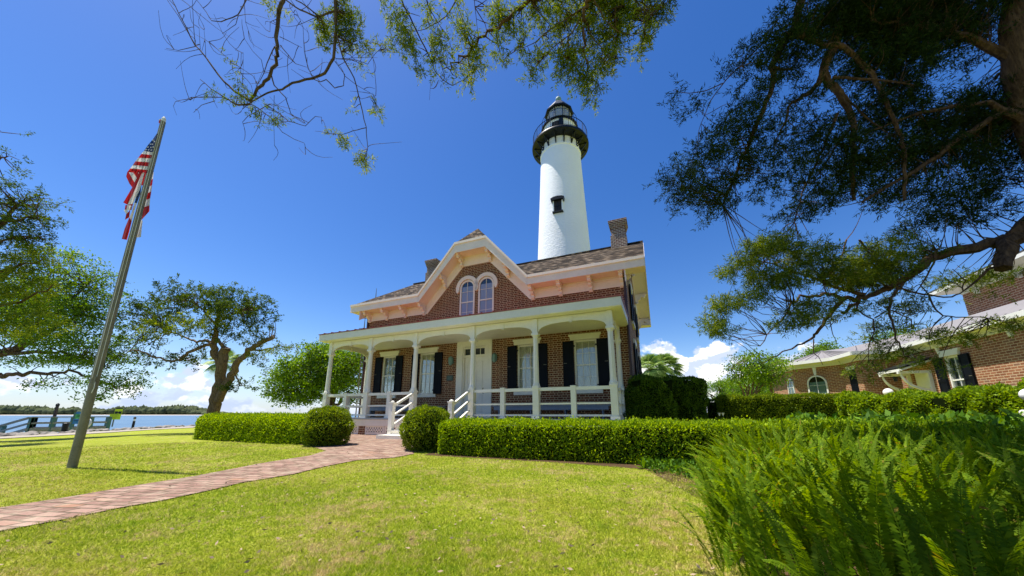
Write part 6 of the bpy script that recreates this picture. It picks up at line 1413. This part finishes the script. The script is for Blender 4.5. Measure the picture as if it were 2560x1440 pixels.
midb = [b6(320, 160, 80, 80, 30), b6(350, 330, 80, 50, 24), b6(210, 30, 50, 30, 8), b6(450, 390, 50, 30, 9), b6(540, 130, 50, 60, 13), b6(620, 330, 60, 50, 17), b6(590, 430, 60, 40, 14), b6(850, 330, 80, 50, 22), b6(1080, 70, 70, 60, 22), b6(1100, 170, 50, 50, 13), b6(1220, 180, 80, 60, 27), b6(1130, 380, 50, 60, 19), b6(950, 400, 60, 60, 18), b6(900, 520, 50, 40, 13), b6(880, 610, 40, 26, 8), b6(760, 560, 30, 30, 6), b6(1300, 290, 40, 60, 14), b6(700, 420, 30, 30, 6), b6(640, 660, 14, 26, 3), b6(465, 590, 40, 24, 6), b6(1340, 60, 90, 40, 22), b6(1700, 20, 260, 60, 80), b6(2000, 30, 260, 90, 120), b6(2080, 90, 120, 70, 62), b6(1500, 80, 110, 60, 26), b6(1850, 290, 90, 70, 34), b6(1620, 500, 90, 70, 36), b6(1440, 460, 60, 50, 18), b6(1365, 575, 36, 26, 9), b6(1760, 600, 120, 60, 44), b6(1870, 740, 50, 40, 14), b6(1830, 680, 40, 30, 8), b6(2030, 460, 60, 40, 16), b6(1930, 540, 50, 40, 12), b6(1950, 400, 70, 60, 18), b6(1650, 200, 140, 70, 36), b6(2100, 270, 80, 60, 24), b6(2280, 250, 50, 100, 24), b6(2270, 370, 36, 30, 10), b6(2300, 80, 90, 60, 36), b6(2430, 60, 70, 60, 32), b6(1720, 380, 100, 90, 26), b6(820, 130, 50, 60, 10), b6(700, 60, 40, 50, 6), b6(1480, 200, 60, 40, 8), b6(2050, 350, 50, 50, 10), b6(1540, 330, 70, 50, 10), b6(1980, 220, 120, 60, 24)]
o = empty('cedar_tree', tuple(rb), label='huge cedar overhanging from the right with dark feathery boughs and a thick trunk', cat='tree')
bo = np.array(tuple(rb)); tm, bm2 = MB(), MB(); nodes, rads = [], []
p_, r_ = limb(tm, trunk, .012, 4, 14)
for lp in main+bough+mid:
    p_, r_ = limb(bm2, lp, min(.012, lp[0][1]*.3), 3, 6); nodes += p_; rads += r_
Cd, Cl, Cm = blob_pts(darkb, 1.75), blob_pts(litb, 1.35), blob_pts(midb, 1.45)
for C, cnt in ((Cd, 900), (Cl, 420)): twigs_to(bm2, C, nodes, rads, cnt, .0036, 1.1)
twigs_to(bm2, Cm, nodes, rads, 330, .0024, .7)
for mb in (tm, bm2): mb.v = [(v[0]-rb.x, v[1]-rb.y, v[2]) for v in mb.v]
tm.build('trunk', M_barkC, o, smooth=True); bm2.build('branches', M_barkC, o, smooth=True)
V = spray_clumps(Cd, 26, .15, .052, wid=.17, spread=.8); npmesh('shade_tone_crown', V-bo, quads(V), M_cedar, o)  # crown shade comes from the darker leaf colour
V = spray_clumps(Cl, 28, .14, .05, wid=.17, spread=.8); npmesh('lower_bough_foliage', V-bo, quads(V), M_cedarL, o)  # sunlit bough painted by the brighter olive leaf colour
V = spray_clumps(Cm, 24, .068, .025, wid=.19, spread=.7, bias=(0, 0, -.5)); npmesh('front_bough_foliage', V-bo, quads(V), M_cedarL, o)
# added unseen canopy beyond the frame's upper right, shaped to shade the fern bed
C = rng.uniform([-.9, -1.5, 8.3], [8.0, 4.3, 10.2], (8600, 3)); C = C[(C[:, 2]-.8 > 1.62*C[:, 1]+.7) & (C[:, 0] > -.7+.28*(C[:, 1]-2)+.5*np.sin(C[:, 1]*2.3))]
V = spray_clumps(C, 34, .28, .085, wid=.4, spread=.8); npmesh('added_shade_crown', V-bo, quads(V), M_cedar, o)
bm3 = MB(); top_ = Vector(trunk[-1][0])
for i in range(60):
    c = Vector(C[rng.integers(0, len(C))]); a = top_.lerp(Vector((3.0, 1.6, 9.0)), rng.uniform(0, 1)); bm3.tube([a, a.lerp(c, .5)+Vector((0, 0, .15)), c], [.05, .03, .01], 5)
bm3.v = [(v[0]-rb.x, v[1]-rb.y, v[2]) for v in bm3.v]; bm3.build('added_shade_branches', M_barkC, o)

# thin half bare cedar boughs at the upper left; their trunk stands behind the camera
tb = Vector((-3.6, -3.2, 0)); jt = Vector((-2.0, -.5, 4.0)); WT = 5.9
KK = .38
limbsT = [
 [(jt, .06), (at(715, -160, 2.25), .018)]+L(Z5, [(1010, 0), (975, 150), (960, 370), (960, 470), (910, 600), (830, 690), (735, 825)], 5.8, 5.9, .034, .022),
 L(Z5, [(735, 825), (600, 740), (480, 620), (380, 480), (290, 370), (180, 160), (100, 0)], 5.9, 6.1, .020, .006), L(Z5, [(735, 850), (640, 860), (580, 830), (520, 790), (430, 735), (330, 650)], 5.9, 5.9, .018, .005),
 L(Z5, [(735, 840), (880, 760), (1000, 730), (1080, 680), (1250, 640), (1350, 600), (1420, 480), (1440, 250), (1435, 0)], 5.9, 5.7, .011, .028),
 L(Z5, [(1450, 300), (1500, 480), (1590, 640), (1640, 850), (1685, 1040), (1700, 1200), (1690, 1260)], 5.7, 5.8, .013, .004), L(Z5, [(1685, 1045), (1580, 1070), (1480, 1105), (1420, 1090)], 5.8, 5.8, .007, .003),
 L(Z5, [(1440, 90), (1280, 135), (1150, 80), (1030, 0)], 5.7, 5.7, .016, .010), L(Z5, [(1300, 130), (1180, 40), (1110, 0)], 5.7, 5.7, .012, .008), L(Z5, [(705, 0), (640, 120), (500, 180), (420, 170), (380, 100), (300, 0)], 5.9, 6.1, .010, .004), L(Z5, [(640, 130), (620, 200), (510, 275)], 5.9, 5.9, .006, .003),
 L(Z5, [(910, 610), (935, 700), (1030, 800), (1070, 930), (1190, 1010)], 5.9, 5.9, .012, .004), L(Z5, [(1360, 650), (1430, 720), (1500, 700), (1512, 610), (1430, 500)], 5.8, 5.8, .009, .005), L(Z5, [(1360, 650), (1310, 670), (1250, 645)], 5.8, 5.8, .007, .006),
 L(Z5, [(60, 0), (150, 130), (290, 370)], 6.1, 6.0, .004, .008), L(Z5, [(50, 395), (150, 412), (290, 380)], 6.1, 6.0, .003, .006), L(Z5, [(265, 0), (275, 220), (290, 370)], 6.0, 6.0, .003, .006), L(Z5, [(245, 820), (260, 795), (400, 800), (520, 795)], 6.0, 5.9, .003, .006), L(Z5, [(275, 920), (340, 860), (450, 825)], 6.0, 5.9, .003, .006),
 L(Z5, [(940, 380), (890, 480), (850, 600), (800, 690)], 5.8, 5.8, .010, .004), L(Z5, [(985, 370), (1050, 450), (1110, 520), (1200, 550)], 5.8, 5.8, .008, .003), L(Z5, [(980, 300), (1080, 350), (1160, 390)], 5.8, 5.8, .006, .003), L(Z5, [(1110, 80), (1170, 220), (1180, 420), (1210, 560), (1260, 640)], 5.8, 5.8, .003, .005),
 L(Z5, [(730, 850), (800, 880), (900, 960), (1000, 1080), (1100, 1140), (1180, 1170), (1195, 1215)], 5.9, 5.8, .008, .003), L(Z5, [(860, 850), (980, 930), (1050, 990), (1190, 1030), (1270, 950), (1320, 960), (1325, 1015)], 5.9, 5.8, .008, .003), L(Z5, [(1060, 930), (1100, 960), (1180, 1010)], 5.8, 5.8, .005, .003), L(Z5, [(900, 850), (720, 950), (675, 1000), (690, 1045)], 5.9, 5.9, .006, .003),
 L(Z5, [(690, 0), (700, 180), (770, 390)], 5.8, 5.8, .004, .002), L(Z5, [(690, 315), (760, 420), (830, 490), (850, 590)], 5.8, 5.8, .003, .005), L(Z5, [(1440, 480), (1600, 490), (1700, 525), (1760, 440), (1820, 380)], 5.7, 5.7, .006, .003), L(Z5, [(1510, 620), (1600, 690), (1700, 750), (1765, 785), (1690, 800)], 5.8, 5.8, .005, .002), L(Z5, [(660, 920), (680, 880), (690, 850)], 5.9, 5.9, .002, .003), L(Z5, [(400, 340), (500, 430), (620, 530), (760, 620), (800, 690)], 6.0, 5.9, .004, .004), L(Z5, [(360, 240), (370, 350), (375, 470)], 6.0, 6.0, .002, .004), L(Z5, [(320, 230), (330, 400)], 6, 6, .002, .004), L(Z5, [(970, 150), (900, 180), (900, 260)], 5.8, 5.8, .005, .003), L(Z5, [(660, 600), (665, 440), (680, 430), (680, 600)], 5.9, 5.9, .004, .002), L(Z5, [(935, 780), (930, 1000), (937, 1190)], 5.9, 5.9, .004, .003)]
blT = [b5(690, 770, 50, 45, 9), b5(480, 765, 46, 40, 6), b5(620, 800, 40, 30, 4), b5(570, 550, 24, 36, 3), b5(930, 920, 60, 30, 5), b5(800, 970, 45, 30, 5), b5(975, 1010, 40, 40, 4), b5(690, 690, 26, 50, 4), b5(1340, 220, 80, 100, 40), b5(1480, 150, 80, 100, 34), b5(1550, 330, 80, 60, 32), b5(1480, 40, 90, 50, 20), b5(1610, 240, 60, 60, 18), b5(1680, 380, 60, 60, 12), b5(1820, 360, 40, 36, 7), b5(1440, 1095, 50, 26, 8), b5(1530, 1160, 45, 36, 8), b5(1670, 1290, 44, 60, 18), b5(1780, 910, 44, 40, 7), b5(1340, 390, 30, 30, 4), b5(930, 40, 60, 40, 9), b5(1400, 320, 50, 60, 10), b5(1620, 500, 60, 22, 5), b5(1600, 890, 40, 30, 3), b5(780, 860, 60, 40, 4), b5(1070, 100, 26, 14, 2), b5(1580, 110, 50, 50, 8)]
o = empty('cedar_tree', tuple(tb), label='thin half bare cedar boughs hanging into the upper left of the view', cat='tree')
tm, bm2 = MB(), MB(); nodes, rads = [], []
limb(tm, [(tb, .28), (tb+Vector((.1, .2, 3)), .22), (tb+Vector((.3, 1.2, 4.2)), .15), (jt, .09), (jt+Vector((.1, .3, 1.6)), .05)], .03, 4, 12)
for lp in limbsT:
    p_, r_ = limb(bm2, lp, min(.006, lp[0][1]*.22), 3, 5); nodes += p_; rads += r_
CT = blob_pts(blT, 1.3); twigs_to(bm2, CT, nodes, rads, 95, .0017, .5)
nd = np.array([tuple(p) for p in nodes])      # bare twiglets
for i in range(120):
    j = rng.integers(0, len(nd)); 
    if rads[j] > .03 and rng.uniform() < .5: continue
    d_ = Vector(unit(rng.normal(size=3)+np.array([0, 0, .2]))); L_ = rng.uniform(.05, .22); a = Vector(nd[j]); q1, q2 = a+d_*L_*.5+Vector(rng.normal(size=3))*.03, a+d_*L_+Vector(rng.normal(size=3))*.05; bm2.tube(bez(a, a+d_*L_*.3, q1, q2), [.0022, .002, .0018, .0015, .0012, .0009], 3, cap=False)
for mb in (tm, bm2): mb.v = [(v[0]-tb.x, v[1]-tb.y, v[2]) for v in mb.v]
tm.build('trunk', M_barkC, o, smooth=True); bm2.build('branches', M_bark, o, smooth=True)
V = spray_clumps(CT, 24, .06, .023, wid=.19, spread=.7, bias=(0, 0, -.4)); npmesh('foliage', V-np.array(tuple(tb)), quads(V), M_cedarL, o)

# ------------------------------------------------------------------ fern bed
def fern_frond(base, az_, L_, lean, arch, nseg=15, npin=30, pl=.055):
    s_ = np.linspace(0, 1, nseg); ang = lean+arch*s_**2.2          # angle from vertical
    dr = np.array([math.cos(az_), math.sin(az_), 0]); dl = L_/(nseg-1)
    d = np.sin(ang)[:, None]*dr+np.cos(ang)[:, None]*np.array([0, 0, 1.]); pts = base+np.concatenate([np.zeros((1, 3)), np.cumsum(d[:-1]*dl, 0)])
    side = np.cross(dr, [0, 0, 1.]); tw_ = rng.uniform(-.6, .6); nrm = np.cross(side, d)
    side_v = side*math.cos(tw_)+nrm*math.sin(tw_)
    t_ = np.linspace(.10, .995, npin); P_ = np.stack([np.interp(t_, s_, pts[:, k]) for k in range(3)], 1); D_ = unit(np.stack([np.interp(t_, s_, d[:, k]) for k in range(3)], 1)); Sd = unit(np.stack([np.interp(t_, s_, side_v[:, k]) for k in range(3)], 1)); Nn = np.cross(Sd, D_)
    env = pl*np.minimum(1, (t_-.02)*5)*(1-t_**3.5*.9); out = []
    for sg in (1, -1):
        dd = unit(Sd*sg+D_*.28-Nn*.18+rng.normal(size=P_.shape)*.07); q = unit(D_+rng.normal(size=P_.shape)*.15); w_ = L_/npin*1.15
        out.append(np.stack([P_-q*w_*.5, P_+dd*env[:, None]*.5-q*w_*.55, P_+dd*env[:, None], P_+dd*env[:, None]*.5+q*w_*.55], 1))
    # rachis as thin quads
    q = unit(side_v)*.0022; r_ = np.stack([pts[:-1]-q[:-1], pts[:-1]+q[:-1], pts[1:]+q[1:]*.6, pts[1:]-q[1:]*.6], 1)
    return np.concatenate(out).reshape(-1, 3), r_.reshape(-1, 3)
FV, RV = [], []
bx = np.array(BED); cnt = 0
FB_ = [(3.15, 5.2), (2.35, 3.9), (1.45, 2.6), (1.02, 1.9), (1.0, 1.25), (4.2, 1.3), (5.6, 3.0), (6.2, 4.6), (5.2, 6.0), (3.4, 5.7)]
while cnt < 2900:
    x, y_ = rng.uniform(1.0, 6.3), rng.uniform(1.2, 6.0)
    if not inpoly(np.array([x]), np.array([y_]), FB_)[0]: continue
    if rng.uniform() > min(1, 3.2/(y_*.9+.3))+.25: continue
    edge = x-np.interp(y_, [1.75, 2.6, 4.0, 5.3], [1.02, 1.45, 2.35, 3.1])
    L_ = rng.uniform(.48, .80)*(.78+.22*min(1, max(0, edge)/.8)); az_ = rng.uniform(0, 2*math.pi) if edge > .5 else rng.normal(math.pi, 1.1)
    lean = abs(rng.normal(.10, .12))+(.10 if edge < .3 else 0)
    v_, r_ = fern_frond(np.array([x, y_, .0]), az_, L_, lean, rng.uniform(.3, 1.7), npin=46 if y_ < 3.2 else 30, pl=rng.uniform(.028, .044)); FV.append(v_); RV.append(r_); cnt += 1
V = np.concatenate(FV); fo = npmesh('fern_bed', V, quads(V), M_fern, label='dense bed of tall arching sword ferns at the lower right', cat='ferns', kind='stuff')
V = np.concatenate(RV); npmesh('frond_stems', V, quads(V), M_fern, fo)
# broad leaved shrubs behind the ferns on the right, small ground cover at the hedge foot
def patch_pts(poly, n, z0, z1):
    a = np.array(poly); out = []
    while len(out) < n:
        x = rng.uniform(a[:, 0].min(), a[:, 0].max(), 500); y_ = rng.uniform(a[:, 1].min(), a[:, 1].max(), 500); k_ = inpoly(x, y_, poly)
        out += list(zip(x[k_], y_[k_]))
    out = np.array(out[:n]); return np.column_stack([out, rng.uniform(z0, z1, n)])
Pp = patch_pts([(4.4, 5.6), (5.8, 4.4), (6.6, 3.2), (9.2, 3.2), (10.2, 6.2), (8.6, 7.6), (6.2, 7.4)], 7500, .25, .74); Pp[:, 2] *= 1+.12*np.sin(Pp[:, 0]*4)*np.sin(Pp[:, 1]*3.3)
V = leaves(Pp, rng.uniform(.08, .15, len(Pp)), rng.uniform(.045, .08, len(Pp)), D=np.tile([0, -.1, .3], (len(Pp), 1)), spread=.8)
npmesh('leafy_groundcover', V, quads(V), M_ivy, label='knee high broad leaved shrubs filling the bed behind the ferns at the right edge', cat='shrubs', kind='stuff')
c1 = [gnd(1600, 1165), gnd(1640, 1150), gnd(1760, 1150), gnd(1800, 1190), gnd(1770, 1215), gnd(1700, 1195), gnd(1630, 1185)]
Pp = patch_pts([(p.x, p.y) for p in c1], 2600, .01, .12); V = leaves(Pp, .05, .03, D=np.tile([0, 0, .6], (len(Pp), 1)), spread=.8)
npmesh('ivy_groundcover', V, quads(V), M_ivy, label='low patch of small glossy leaves at the foot of the long hedge', cat='groundcover', kind='stuff')
p = gnd(1610, 1172); n = 9; D = unit(rng.normal(size=(n, 3))*[1, 1, .2]+[0, 0, .9]); V = leaves(np.tile(tuple(p), (n, 1)), .22, .06, D=D, spread=.05); npmesh('seedling', V, quads(V), M_ivy, label='single leafy seedling at the lawn edge below the long hedge', cat='plant')

# ------------------------------------------------------------------ grass blades on the lawn
n = 560000
r_ = 1.2*np.exp(rng.uniform(0, math.log(13/1.2), n)); a = rng.uniform(-1.05, 1.0, n); x, y_ = r_*np.sin(a)*1.15, r_*np.cos(a)
A_h, B_h = to_h(x, y_); ok = ~inpoly(x+rng.normal(0, .03, n), y_+rng.normal(0, .03, n), PATH2)
for poly in ([(3.05, -4.35), (-5, -4.1), (-5, -2), (3.05, -2)], [(12.85, -4), (7.5, -4), (7.5, -2.9), (12.85, -2.9)]): ok &= ~inpoly(A_h, B_h, poly)
ok &= ~((B_h > -2.2) & (A_h < 12.6)); ok &= ~inpoly(x, y_, BED)
x, y_, r_ = x[ok], y_[ok], r_[ok]; n = len(x)
cl = np.sin(x*2.1+1.3*np.sin(y_*1.7))*np.sin(y_*2.6+x*.8)
Pg = np.column_stack([x, y_, height(x, y_)-.004]); hgt = (.019+.007*cl+rng.uniform(0, .012, n))*(1+r_*.02); wd = (.0035+.0016*r_*.6)*rng.uniform(.7, 1.4, n)
D = unit(rng.normal(size=(n, 3))*[1, 1, .1]*.55+[0, 0, 1]); sd = unit(np.cross(D, rng.normal(size=(n, 3)))); tip = Pg+D*hgt[:, None]+np.column_stack([D[:, :2]*hgt[:, None]*.5, np.zeros(n)])
V = np.stack([Pg-sd*wd[:, None]*.5, Pg+sd*wd[:, None]*.5, tip], 1).reshape(-1, 3)
npmesh('grass', V, np.arange(len(V)).reshape(-1, 3), M_grass, label='short sunlit lawn grass with dry straw coloured patches', cat='grass', kind='stuff')
# fallen leaves and twigs on the lawn
n = 500; r_ = 1.6*np.exp(rng.uniform(0, math.log(8/1.6), n)); a = rng.uniform(-.95, .5, n); x, y_ = r_*np.sin(a), r_*np.cos(a); ok = ~inpoly(x, y_, BED); x, y_ = x[ok], y_[ok]
Pp = np.column_stack([x, y_, height(x, y_)+.02]); V = leaves(Pp, .035, .014, D=rng.normal(size=(len(x), 3))*[1, 1, .15], spread=.05); npmesh('fallen_leaves', V, quads(V), M_cut, label='scattered dry fallen leaves lying on the lawn', cat='leaf litter', kind='stuff')
